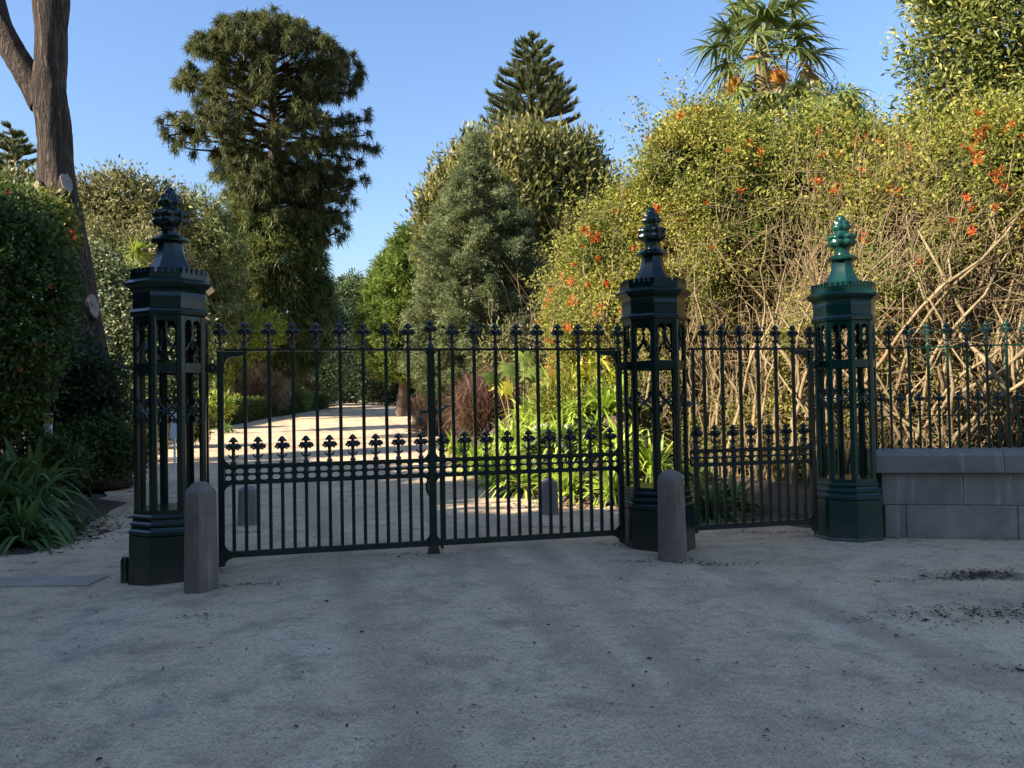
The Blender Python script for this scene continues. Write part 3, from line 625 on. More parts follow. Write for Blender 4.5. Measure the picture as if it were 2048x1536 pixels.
MB().tube([(-.014, 0, .07), (-.014, 0, .10), (-.008, 0, .118), (.008, 0, .118), (.014, 0, .10), (.014, 0, .07)], .0045, 6).build('shackle', M['steel'], pk)

# bluestone wall with its iron fence
w0, w1 = P(1766, 1075, 9.56), P(2048, 1078, 9.26); WA = math.atan2(w1[1] - w0[1], w1[0] - w0[0])
wall = empty('stone_wall', (w0[0], w0[1], 0), WA, 'low bluestone wall of squared blocks under the iron fence', 'wall')
rw = np.random.default_rng(11)
def course(name, xs_, y0, y1, z0, z1, bev):
    m = MB()
    for a, b in zip(xs_[:-1], xs_[1:]):
        j = rw.uniform(-.0025, .0025); m.box(a + .0035, b - .0035, y0 + j * 2, y1, z0, z1, bev)
    m.build(name, M['bluestone'], wall)
course('plinth_course', [0.02, 0.25, 1.40, 2.62, 3.9, 5.2, 6.6, 8.0], -.012, .42, -.2, .372, .007)
course('wall_course', [0.0, .86, 1.93, 2.9, 4.0, 5.1, 6.4, 8.0], 0.012, .40, .375, .738, .007)
cp = MB()
for a, b in zip([-.10, 1.27, 2.6, 4.0, 5.4, 6.8], [1.27, 2.6, 4.0, 5.4, 6.8, 8.0]):
    cp.rings([[(a + .003, y, z) for y, z in ((-.045, .742), (-.045, .93), (.03, 1.0), (.38, 1.0), (.455, .93), (.455, .742))], [(b - .003, y, z) for y, z in ((-.045, .742), (-.045, .93), (.03, 1.0), (.38, 1.0), (.455, .93), (.455, .742))]])
cp.build('coping', M['bluestone'], wall)
fence = empty('iron_fence', (w0[0], w0[1], 0), WA, 'green iron picket fence with two tiers of finials on the stone wall', 'fence')
FT, FS = tall_mesh(.998, 2.185, 'paint_lit', .0135), tall_mesh(.998, 1.455, 'paint_lit', .0115)
MB().box(-.20, 7.9, .195, .219, 2.160, 2.178).build('top_rail', M['paint_lit'], fence)
MB().box(-.20, 7.9, .197, .217, 1.372, 1.384).build('lower_rail', M['paint_lit'], fence)
for i in range(38):
    x = -.035 + .2065 * i
    if x > 7.8: break
    k = link('picket', FT, fence, (x, .207, 0)); link('finial', FIN['paint_lit'], k, (0, 0, 2.185))
    k = link('short_picket', FS, fence, (x + .103, .207, 0)); f = link('finial', FIN['paint_lit'], k, (0, 0, 1.445)); f.scale = (.8, .8, .8)

# bluestone bollards
def bollard(px, py, w, h, label, kind, Y=None, rz=0.0):
    p = G(px, py) if Y is None else np.array([*P(px, py, Y)[:2], 0]); z = float(gz(p[0], p[1]))
    root_z = z; m = MB(); r0 = w / 2 * 1.07
    if kind == 'square':                       # tapering chamfered shaft under a blunt pyramid
        def sec(r, z_, c=.42):
            k = r * c; return [(-r + k, -r, z_), (r - k, -r, z_), (r, -r + k, z_), (r, r - k, z_), (r - k, r, z_), (-r + k, r, z_), (-r, r - k, z_), (-r, -r + k, z_)]
        m.rings([sec(r0, -.2), sec(r0, 0), sec(w / 2 * .95, h * .90), sec(w / 2 * .93, h * .915), sec(w / 2 * .60, h * .975), sec(w / 2 * .34, h)])
    else:
        m.octa([(-.2, r0), (0, r0), (h * .85, w / 2 * .99), (h * .88, w / 2 * .99), (h * .91, w / 2 * .95), (h * .945, w / 2 * .84), (h * .972, w / 2 * .66), (h * .99, w / 2 * .40), (h, w / 2 * .12)], 20, rot=0.1)
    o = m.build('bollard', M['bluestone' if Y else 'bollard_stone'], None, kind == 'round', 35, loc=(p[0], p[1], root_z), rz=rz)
    return tag(o, label, 'bollard', 'stone bollards at the gates')
bollard(403, 1180, .232, .925, 'tapered square stone bollard with a blunt pyramid top beside the left pillar', 'square', rz=-.30)
bollard(1345, 1120, .264, .895, 'stone bollard with a rounded top in front of the middle pillar', 'round')
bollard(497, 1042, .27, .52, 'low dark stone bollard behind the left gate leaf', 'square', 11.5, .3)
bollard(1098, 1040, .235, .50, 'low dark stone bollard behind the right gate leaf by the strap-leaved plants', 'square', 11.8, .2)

sl = G(-60, 1168); sr = G(196, 1163); dv = (sr - sl)[:2]; ang = math.atan2(dv[1], dv[0]); Ls = np.linalg.norm(dv)
tag(MB().box(-3.0, Ls, -.20, .22, -.05, .016, .006).build('threshold_slab', M['slab_stone'], loc=(sl[0], sl[1], 0.0), rz=ang), 'flat grey stone slab set in the path left of the left pillar', 'slab')

# ------------------------------------------------------------------ vegetation
def RNG(n): return np.random.default_rng(n)
def plant(name, px, Y, label, cat, group=None, py=850):
    p = P(px, py, Y); return empty(name, (p[0], p[1], float(gz(p[0], p[1]))), 0, label, cat, group)
def trunk_to(root, top, targets, r0, rng, mat='bark_dark', n=14, name='trunk', wob=0.05):
    fo = Foliage(); b = np.array(root.location); b = b - np.array([0, 0, .2]); limbs(fo, b, np.asarray(top, float), targets, r0, rng, 6, n, wob)
    return fo.build(name, M[mat], root, True)
def bushy(name, px, Y, blobs, label, cat, leaf, n, per, cr, L, Wd, seed, group=None, top=None, r0=.12, nl=14, bark='bark_dark', core=True, **kw):
    rng = RNG(seed); root = plant(name, px, Y, label, cat, group); C, R = blobs_px(blobs, Y); fo = Foliage()
    p = clumps(fo, C, R, n, per, cr, L, Wd, rng, **kw)
    if core:                                   # sparse inner leaves that close the middle of the crown
        q, o = shell(C, R, n, rng, 0.25, 0.05); m = len(q)
        fo.leaves(q, rng.normal(size=(m, 3)), rng.normal(size=(m, 3)), L * 1.9, Wd * 2.6, np.clip(rng.normal(.25, .12, m), 0, 1))
    fo.build('foliage' if top is None else 'crown', LM[leaf], root)
    t = C.mean(0) if top is None else P(top[0], top[1], Y)
    if nl: trunk_to(root, t, p, r0, rng, bark, nl, 'trunk' if top is not None else 'stem')
    return root

# --- the tall cut-back gum at the left
def big_tree():
    rng = RNG(21); Y = 16.0; root = plant('gum_tree', 186, Y, 'tall bare rough-barked tree trunk forking above pale saw cuts, at the left', 'tree')
    o = np.array(root.location)
    path = [(196, 985, 72), (190, 900, 58), (182, 800, 48), (172, 700, 41), (160, 610, 36), (145, 520, 34), (126, 440, 36), (116, 392, 38), (112, 345, 34), (109, 285, 31.5), (104, 225, 33), (97, 180, 34), (100, 130, 29.5), (101, 60, 29.5), (104, 0, 34), (104, -60, 33)]
    def tube_px(pts, n=20, sub=5):
        q = np.array([[*P(a, b, Y), r * Y / FPX] for a, b, r in pts]); t = np.arange(len(q)); tt = np.linspace(0, len(q) - 1, (len(q) - 1) * sub + 1)
        q = np.stack([np.interp(tt, t, np.convolve(np.pad(q[:, j], 1, 'edge'), [.1, .8, .1], 'valid')) for j in range(4)], 1)
        m = MB(); rr = []
        for i in range(len(q)):
            d = q[min(i + 1, len(q) - 1), :3] - q[max(i - 1, 0), :3]; d /= np.linalg.norm(d); u = np.cross(d, [0, 1, 0]); u /= np.linalg.norm(u); v = np.cross(d, u)
            rr.append([tuple(q[i, :3] - o + q[i, 3] * (1 + .05 * math.sin(3 * a + i * .35) + .03 * math.sin(7 * a - i * .5) + rng.normal(0, .012)) * (math.cos(a) * u + math.sin(a) * v)) for a in np.linspace(0, 2 * math.pi, n + 1)[:-1]])
        return m.rings(rr)
    tube_px(path).build('trunk', M['bark'], root, True)
    tube_px([(92, 215, 27), (72, 178, 27), (48, 140, 25), (22, 98, 24), (2, 55, 22), (-14, 0, 20), (-30, -80, 17), (-60, -220, 13)]).build('limb', M['bark'], root, True)
    tube_px([(104, -40, 31), (96, -150, 24), (80, -300, 17), (70, -480, 9)]).build('limb', M['bark'], root, True)
    tube_px([(112, -10, 26), (138, -60, 24), (170, -160, 20), (215, -330, 14), (240, -470, 8)]).build('limb', M['bark'], root, True)
    for a, b, nx, ny, nz, rx, rz, rr_ in ((113, 372, .72, -.55, .42, .115, .25, .41), (115, 389, -.52, -.85, .06, .12, .20, .40), (163, 615, .80, -.52, .26, .11, .26, .42)):
        nrm = unit(np.array([nx, ny, nz])); c = P(a, b, Y) - o + rr_ * unit(np.array([nx, ny, 0])); u = unit(np.cross(nrm, [0, 0, 1])); v = np.cross(u, nrm); m = MB(); rings = []
        for s, off in ((1.45, -.42), (1.22, -.20), (1.06, -.05), (1.0, 0.0)): rings.append([tuple(c + nrm * off + s * (rx * math.cos(q) * u + rz * math.sin(q) * v)) for q in np.linspace(0, 2 * math.pi, 23)[:-1]])
        lo = m.rings(rings).build('limb_stub', M['bark'], root, True, 40)
        f = MB(); f.rings([[tuple(c + nrm * off + s * (rx * math.cos(q) * u + rz * math.sin(q) * v)) for q in np.linspace(0, 2 * math.pi, 23)[:-1]] for s, off in ((.93, .001), (.90, .012))])
        f.build('saw_cut', M['cut_wood'], lo)
    C, R = blobs_px([(-120, -520, 170, 110), (120, -600, 200, 130), (300, -560, 150, 100), (0, -420, 120, 80)], Y); fo = Foliage()
    clumps(fo, C, R, 260, 16, .3, .2, .06, rng, droop=.2, up=-.2); fo.build('crown', LM['olive'], root)
big_tree()

# --- climbing hedge with orange flowers, right
def smooth(a, b, x): t = np.clip((x - a) / (b - a), 0, 1); return t * t * (3 - 2 * t)
CP = np.array([(2.3, 20.0), (1.25, 18.4), (1.55, 16.6), (2.6, 15.0), (4.0, 14.1), (5.4, 12.9), (6.6, 11.9), (8.2, 11.3), (10.5, 11.0), (14.0, 10.6)])
ct_ = np.linspace(0, len(CP) - 1, 400); kk = np.arange(len(CP))
CC = np.stack([np.interp(ct_, kk, CP[:, j]) for j in (0, 1)], 1)
for _ in range(30): CC[1:-1] = .25 * CC[:-2] + .5 * CC[1:-1] + .25 * CC[2:]
CS = np.concatenate([[0], np.cumsum(np.linalg.norm(np.diff(CC, axis=0), axis=1))]); CLEN = CS[-1]
CNn = np.gradient(CC, CS, axis=0); CNn = unit(np.stack([CNn[:, 1], -CNn[:, 0]], 1))     # outward (towards drive and camera)
def curve(s): return np.stack([np.interp(s, CS, CC[:, j]) for j in (0, 1)], -1), unit(np.stack([np.interp(s, CS, CNn[:, j]) for j in (0, 1)], -1))
SPX = np.array([1024 + FPX * c[0] / c[1] for c in CC])       # where along the picture each stretch stands
imin = int(np.argmin(SPX))
def s_of_px(px): return float(np.interp(px, SPX[imin:], CS[imin:]))
HS = np.array([0, s_of_px(1125), s_of_px(1170), s_of_px(1230), s_of_px(1300), s_of_px(1450), s_of_px(1640), s_of_px(1760), s_of_px(1850), s_of_px(2000), CLEN])
HZ = np.array([4.6, 5.2, 5.6, 6.15, 6.45, 6.5, 6.1, 5.85, 5.7, 5.9, 6.0])
rgl = RNG(31); LS, LZ, LA, LR = rgl.uniform(0, CLEN, 170), rgl.uniform(0, 7.2, 170), rgl.uniform(-.45, .55, 170), rgl.uniform(.3, .85, 170)
def face(s, t, inset=0.0):                    # t: 0 ground, 1 shoulder, 1..1.6 over the top
    q, nn = curve(s); H = np.interp(s, HS, HZ); zc = .62; t1 = np.clip(t, 0, 1.6)
    z = np.where(t1 < zc, t1 * H, H * (zc + (1 - zc) * np.sin(np.clip((t1 - zc) / (1.0 - zc) * 1.2, 0, 2.6))))
    off = np.where(t1 < zc, .35 * np.sin(t1 / zc * 1.5), .35 - 2.0 * (1 - np.cos(np.clip((t1 - zc) / (1.0 - zc) * 1.2, 0, 2.6))))
    lump = (LA[None] * np.exp(-(((s[:, None] - LS[None]) ** 2 + (z[:, None] - LZ[None]) ** 2) / LR[None] ** 2))).sum(1)
    off = off + .95 * np.clip(lump, -.9, 1.0) - inset; z = z + .62 * np.clip(lump, -.45, .8) * smooth(.6, .9, t1)
    xy = q + nn * off[:, None]; zz = z + gz(xy[:, 0], xy[:, 1])
    return np.concatenate([xy, zz[:, None]], 1), np.concatenate([nn * np.cos(np.clip(t1 - zc, 0, 1.2) * 1.3)[:, None], np.sin(np.clip(t1 - zc, 0, 1.2) * 1.3)[:, None]], 1)
ZL = (np.array([0, s_of_px(1130), s_of_px(1200), s_of_px(1290), s_of_px(1380), s_of_px(1500), s_of_px(1640), s_of_px(1760), s_of_px(1860), s_of_px(1960), CLEN]),
      np.array([.2, .3, 1.3, 2.2, 3.3, 4.3, 4.8, 5.0, 4.6, 4.1, 3.4]))
pt_s, pt_z, pt_r = rgl.uniform(0, CLEN, 150), rgl.uniform(.3, 4.5, 150), rgl.uniform(.18, .5, 150)
ho_s, ho_z, ho_r = rgl.uniform(0, CLEN, 95), rgl.uniform(1.5, 6.6, 95), rgl.uniform(.16, .48, 95)
def cover(s, z):
    zl = np.interp(s, *ZL); c = smooth(zl - .8, zl + .9, z + .5 * np.sin(s * 2.9) + .35 * np.sin(s * 6.7 + 1))
    pat = np.exp(-(((s[:, None] - pt_s[None]) ** 2 + (z[:, None] - pt_z[None]) ** 2) / pt_r[None] ** 2)).max(1)
    hole = np.exp(-(((s[:, None] - ho_s[None]) ** 2 + (z[:, None] - ho_z[None]) ** 2) / ho_r[None] ** 2)).max(1)
    return np.clip(np.maximum(c, .62 * pat) * (1 - .97 * smooth(.45, .7, hole)), .01, 1)
def vines():
    rng = RNG(33); s_split = s_of_px(1655)
    parts = [(0.0, s_split, 'flowering_hedge', 'tall sunlit flowering hedge mound behind the small gate, full of bare tan stems'),
             (s_split, CLEN, 'flowering_hedge', 'flowering hedge along the iron fence, with a web of thick bare branches')]
    for a, b, name, label in parts:
        mid, _ = curve(np.array([(a + min(b, s_of_px(2050))) / 2])); mid = mid[0]
        root = empty(name, (mid[0], mid[1] + .5, float(gz(*mid))), 0, label, 'hedge', 'orange flowering hedges'); Ln = b - a; fo = Foliage()
        n = int(1450 * Ln); s = rng.uniform(a, b, n); t = rng.uniform(0, 1.5, n) ** .93
        p, o = face(s, t, rng.exponential(.16, n)); keep = rng.random(n) < cover(s, p[:, 2]); p, o, s = p[keep], o[keep], s[keep]
        per = 30; m = len(p); ct = np.clip(.42 + .22 * np.sin(s * 1.9 + p[:, 2] * 1.3) * np.sin(p[:, 2] * 2.1 + 1) + rng.normal(0, .2, m), 0, 1)
        q = np.repeat(p, per, 0) + rng.normal(0, .105, (m * per, 3)); oo = np.repeat(o, per, 0); k = m * per
        fo.leaves(q, oo * .5 + rng.normal(0, .8, (k, 3)) + np.array([0, 0, .15]), oo * .9 + np.array([0, 0, .5]) + rng.normal(0, .55, (k, 3)), rng.uniform(.035, .080, k), rng.uniform(.020, .040, k), np.clip(np.repeat(ct, per) + rng.normal(0, .11, k), 0, 1), .1)
        n = int(85 * Ln); s = rng.uniform(a, b, n); p, o = face(s, rng.uniform(.7, 1.25, n)); per = 20          # loose sprigs that break the outline
        dirs = unit(o + np.array([0, 0, .5]) + rng.normal(0, .5, (n, 3))); tt = rng.random((n, per, 1))
        q = (p[:, None] + dirs[:, None] * tt * rng.uniform(.25, 1.15, (n, 1, 1)) * np.array([1, 1, .9]) - np.array([0, 0, .35]) * tt ** 2 * rng.random((n, 1, 1)) + rng.normal(0, .05, (n, per, 3))).reshape(-1, 3); k = len(q)
        fo.leaves(q, np.repeat(dirs, per, 0) * .5 + rng.normal(0, .7, (k, 3)), rng.normal(0, .6, (k, 3)) + np.array([0, -.4, .7]), rng.uniform(.05, .095, k), rng.uniform(.028, .05, k), np.clip(rng.normal(.5, .22, k), 0, 1), .1)
        fo.build('foliage', LM['vine'], root)
        fo = Foliage(); n = int(1150 * Ln); s = rng.uniform(a, b, n); p, o = face(s, rng.uniform(0, 1.25, n), rng.uniform(1.0, 2.4, n)); k = n       # leaves deep behind, darkened in colour for shade
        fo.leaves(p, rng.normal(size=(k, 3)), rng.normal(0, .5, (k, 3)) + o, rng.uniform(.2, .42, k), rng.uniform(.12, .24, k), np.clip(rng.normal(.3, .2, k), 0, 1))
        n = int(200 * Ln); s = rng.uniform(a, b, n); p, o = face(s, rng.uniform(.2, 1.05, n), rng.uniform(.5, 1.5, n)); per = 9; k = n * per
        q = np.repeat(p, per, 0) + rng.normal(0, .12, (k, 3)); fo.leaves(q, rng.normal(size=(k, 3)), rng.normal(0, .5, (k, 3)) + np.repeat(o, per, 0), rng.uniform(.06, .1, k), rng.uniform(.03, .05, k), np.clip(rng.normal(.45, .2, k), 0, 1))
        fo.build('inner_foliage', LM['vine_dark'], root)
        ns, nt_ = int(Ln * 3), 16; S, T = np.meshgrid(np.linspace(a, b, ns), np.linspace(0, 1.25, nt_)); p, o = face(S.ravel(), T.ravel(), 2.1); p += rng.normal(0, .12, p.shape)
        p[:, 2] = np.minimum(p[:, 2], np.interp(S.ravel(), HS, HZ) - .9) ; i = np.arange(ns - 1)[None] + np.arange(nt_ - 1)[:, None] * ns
        link('dark_backing', np_mesh('dark_backing', p - np.array(root.location), np.stack([i, i + 1, i + ns + 1, i + ns], -1).reshape(-1, 4), M['bark_dark']), root)  # dark sheet added as the shade between the stems
        fo = Foliage(); first = a == 0.0          # main stems, each a wavering path up the face
        n = 330 if first else 380; lo = s_of_px(1225) if first else a; K = 11
        s0 = rng.uniform(lo, min(b, s_of_px(2120)), n); ln = rng.uniform(.40, .78, n); drift = rng.normal(0, .9 if not first else .55, n)
        tt = np.linspace(0, 1, K)[None]; S = np.clip(s0[:, None] + drift[:, None] * tt ** 1.3 + np.cumsum(rng.normal(0, .055, (n, K)), 1), 0.02, CLEN - .02); T = .0 + ln[:, None] * tt
        ins = rng.uniform(.0, 1.0, n)[:, None] * (1 - .6 * tt) + np.cumsum(rng.normal(0, .04, (n, K)), 1)
        pts, _ = face(S.ravel(), T.ravel(), ins.ravel()); r = rng.choice([.007, .011, .016, .026, .042], n, p=[.26, .30, .24, .14, .06])
        fo.tubes(pts.reshape(n, K, 3), r[:, None] * np.linspace(1.1, .35, K)[None], np.clip(rng.normal(.5, .28, n), 0, 1), 5)
        n = 16 if first else 34; K = 13; tt = np.linspace(0, 1, K)[None]             # a few heavy arching limbs in front
        s0 = rng.uniform(s_of_px(1400) if first else s_of_px(1640), s_of_px(1650) if first else s_of_px(2080), n); dr = rng.normal(0, 1.5, n) if not first else rng.normal(.3, .8, n)
        S = np.clip(s0[:, None] + dr[:, None] * tt ** 1.5 + np.cumsum(rng.normal(0, .05, (n, K)), 1), .02, CLEN - .02); ins = rng.uniform(-.15, .35, n)[:, None] - .35 * np.sin(tt * 2.6) + np.cumsum(rng.normal(0, .035, (n, K)), 1)
        pts, _ = face(S.ravel(), (rng.uniform(.42, .70, n)[:, None] * tt ** .9).ravel(), ins.ravel()); fo.tubes(pts.reshape(n, K, 3), rng.uniform(.020, .046, n)[:, None] * np.linspace(1.1, .3, K)[None], np.clip(rng.normal(.75, .2, n), 0, 1), 6)
        fo.build('branches', M['stem'], root, True)
        fo = Foliage(); n = 3600 if first else 2400; K = 5        # fine twigs
        s = rng.uniform(a, min(b, s_of_px(2120)), n); t = rng.uniform(.03, .85, n); p, o = face(s, t, rng.normal(.10, .26, n)); c = cover(s, p[:, 2]); zl = np.interp(s, *ZL)
        keep = rng.random(n) < np.where(p[:, 2] < zl + .5, 1 - .3 * c, .20 if not first else .30) * (1 if first else 1.0); p, o, s = p[keep], o[keep], s[keep]; n = len(p)
        tang = np.stack([-o[:, 1], o[:, 0], np.zeros(n)], 1); d = unit(tang * rng.normal(0, .75, (n, 1)) + np.array([0, 0, 1.0]) * rng.normal(.35, .75, (n, 1)) + o * rng.normal(.12, .25, (n, 1)))
        L = rng.uniform(.3, 1.15, n); tt = np.linspace(0, 1, K); bend = rng.normal(0, .22, (n, 3)); pts = p[:, None] + d[:, None] * (L[:, None] * tt[None])[..., None] + bend[:, None] * (L[:, None] * tt[None] ** 2)[..., None]
        fo.tubes(pts, rng.uniform(.0032, .0075, n)[:, None] * np.linspace(1.1, .5, K)[None], np.clip(rng.normal(.62, .25, n), 0, 1), 3)
        fo.build('twigs', M['stem'], root, True)
        fl = Foliage(); k = 22; d = unit(rng.normal(size=(k, 3)) + np.array([0, -.5, .3])); fl.straps(d * .01, d, rng.uniform(.06, .11, k), .022, np.clip(rng.normal(.45, .25, k), 0, 1), .15, 2, taper=(.5, 1, .8), rng=rng)
        fme = [fl.mesh('flower', M['flower'])]
        for sc_, kk_ in ((.7, 14), (1.2, 34)):
            fl = Foliage(); c3 = rng.normal(0, .032 * sc_, (kk_, 3)); d = unit(rng.normal(size=(kk_, 3)) + np.array([0, -.4, .3])); fl.straps(c3, d, rng.uniform(.05, .11, kk_), .022, np.clip(rng.normal(.4, .3, kk_), 0, 1), .2, 2, taper=(.5, 1, .8), rng=rng); fme.append(fl.mesh('flower', M['flower']))
        org = np.array(root.location)
        for _ in range(92 if first else 64):
            for _t in range(30):
                s = np.array([rng.uniform(max(a, s_of_px(1126) if first else a), min(b, s_of_px(2060)))]); t = np.array([rng.uniform(.25, 1.02)]); p, o = face(s, t, -.10)
                left = first and s[0] < s_of_px(1260)
                if rng.random() < cover(s, p[:, 2])[0] * (1.0 if left else .55 if p[0, 2] > 4 else .25): break
            link('flower', fme[rng.integers(3)], root, p[0] - org, 0, float(rng.uniform(.5, .95)), rot=tuple(rng.uniform(0, 6, 3)))
vines()

# --- fan palm above the hedge
def palm():
    rng = RNG(41); Y = 19.5; root = plant('fan_palm', 1510, Y, 'tall fan palm with drooping split fronds rising above the flowering hedge', 'palm tree'); o = np.array(root.location)
    top = P(1522, 112, Y); fo = Foliage(); tp = bent(o, top, 10, rng, .02); fo.tubes(tp[None], np.linspace(.17, .15, 10)[None], np.array([.3]), 12)
    k = 380; h = rng.random(k) ** .6; b = o + (top - o) * (1 - h[:, None] * .45); an = rng.uniform(0, 6.283, k); d = np.stack([np.cos(an), np.sin(an), rng.uniform(-2.2, -.6, k)], 1)
    fo.straps(b + .12 * np.stack([np.cos(an), np.sin(an), 0 * an], 1), d, rng.uniform(.25, .6, k), .04, np.clip(rng.normal(.4, .3, k), 0, 1), .2, 2, rng=rng)
    fo.build('trunk', M['stem'], root, True)
    dirs = []
    for e0, n in ((72, 3), (48, 6), (24, 6), (2, 6), (-22, 6), (-48, 4)):
        dirs += [(e0 + rng.normal(0, 6), 360 * (i + rng.uniform(-.3, .3)) / n + e0 * 3) for i in range(n)]
    for el, az in dirs:
        el, az = math.radians(el), math.radians(az); d = np.array([math.cos(el) * math.cos(az), math.cos(el) * math.sin(az), math.sin(el)]); Lp = rng.uniform(.85, 1.25)
        f = Foliage(); st = top + np.array([0, 0, .1]); tip = st + d * Lp + np.array([0, 0, -.12 * Lp]); f.tubes(np.stack([st, (st + tip) / 2 + np.array([0, 0, .04]), tip])[None], np.array([[.022, .016, .012]]), np.array([.75]), 5)
        up = unit(np.array([0, 0, 1.0]) - d * d[2] + 1e-3); sd_ = np.cross(d, up); n = 26; a = np.radians(np.linspace(-125, 125, n)) + rng.normal(0, .03, n)
        lv = unit(np.cos(a)[:, None] * d + np.sin(a)[:, None] * sd_ + .22 * up * np.abs(np.sin(a))[:, None]); L = rng.uniform(.74, .98, n) * (1 - .22 * np.abs(np.sin(a / 2)))
        old = el < -.25 and rng.random() < .5
        f.straps(np.repeat(tip[None], n, 0), lv, L, .075, np.clip(rng.normal(.45, .22, n), 0, 1), rng.uniform(.2, 1.0, n) * (1.4 if old else 1), 5, side=unit(np.cross(lv, up[None] + .25 * rng.normal(size=(n, 3)))), taper=(.35, 1.0, .12), rng=rng)
        f.build('frond', LM['palm_dry' if (old and el < -.35 and rng.random() < .5) else 'palm'], root)
    for px, py in ((1468, 175), (1560, 165)):
        c = P(px, py, Y - .25); f = Foliage(); f.tubes(np.stack([top, (top + c) / 2 + np.array([0, 0, .32]), c + np.array([0, 0, .2])])[None], np.array([[.028, .022, .014]]), np.array([.5]), 6)
        k = 420; d = unit(rng.normal(size=(k, 3)) * np.array([.5, .5, .6]) + np.array([0, 0, -.45])); f.straps(c + np.array([0, 0, .2]) + .05 * rng.normal(size=(k, 3)), d, rng.uniform(.15, .42, k), .016, np.clip(rng.normal(.5, .25, k), 0, 1), .25, 3, rng=rng)
        f.build('fruit_cluster', LM['orange_fruit'], root)
palm()
def dwarf_palm():
    rng = RNG(43); Y = 17.6; root = plant('fan_palm', 1610, Y, 'lower palm crown with folded fronds just topping the hedge, right of the tall palm', 'palm tree'); st = P(1600, 262, Y)
    for el, az, Lp in ((50, 10, .8), (40, 200, .9), (62, 250, .7), (35, 330, 1.0), (30, 160, .8), (70, 90, .8)):
        el, az = math.radians(el), math.radians(az); d = np.array([math.cos(el) * math.cos(az), math.cos(el) * math.sin(az), math.sin(el)]); f = Foliage(); tip = st + d * Lp
        f.tubes(np.stack([st, (st + tip) / 2, tip])[None], np.array([[.02, .016, .012]]), np.array([.7]), 5)
        up = unit(np.array([0, 0, 1.0]) - d * d[2]); sd_ = np.cross(d, up); n = 26; a = np.radians(np.linspace(-100, 100, n)); lv = unit(np.cos(a)[:, None] * d + np.sin(a)[:, None] * sd_)
        f.straps(np.repeat(tip[None], n, 0), lv, rng.uniform(.7, .9, n), .085, np.clip(rng.normal(.55, .2, n), 0, 1), rng.uniform(.5, 1.0, n), 4, side=unit(np.cross(lv, up[None] + .1 * rng.normal(size=(n, 3)))), rng=rng); f.build('frond', LM['palm'], root)
    fo = Foliage(); fo.tubes(bent(np.array(root.location), st, 6, rng, .03)[None], np.full((1, 6), .12), np.array([.3]), 9); fo.build('trunk', M['stem'], root, True)
dwarf_palm()

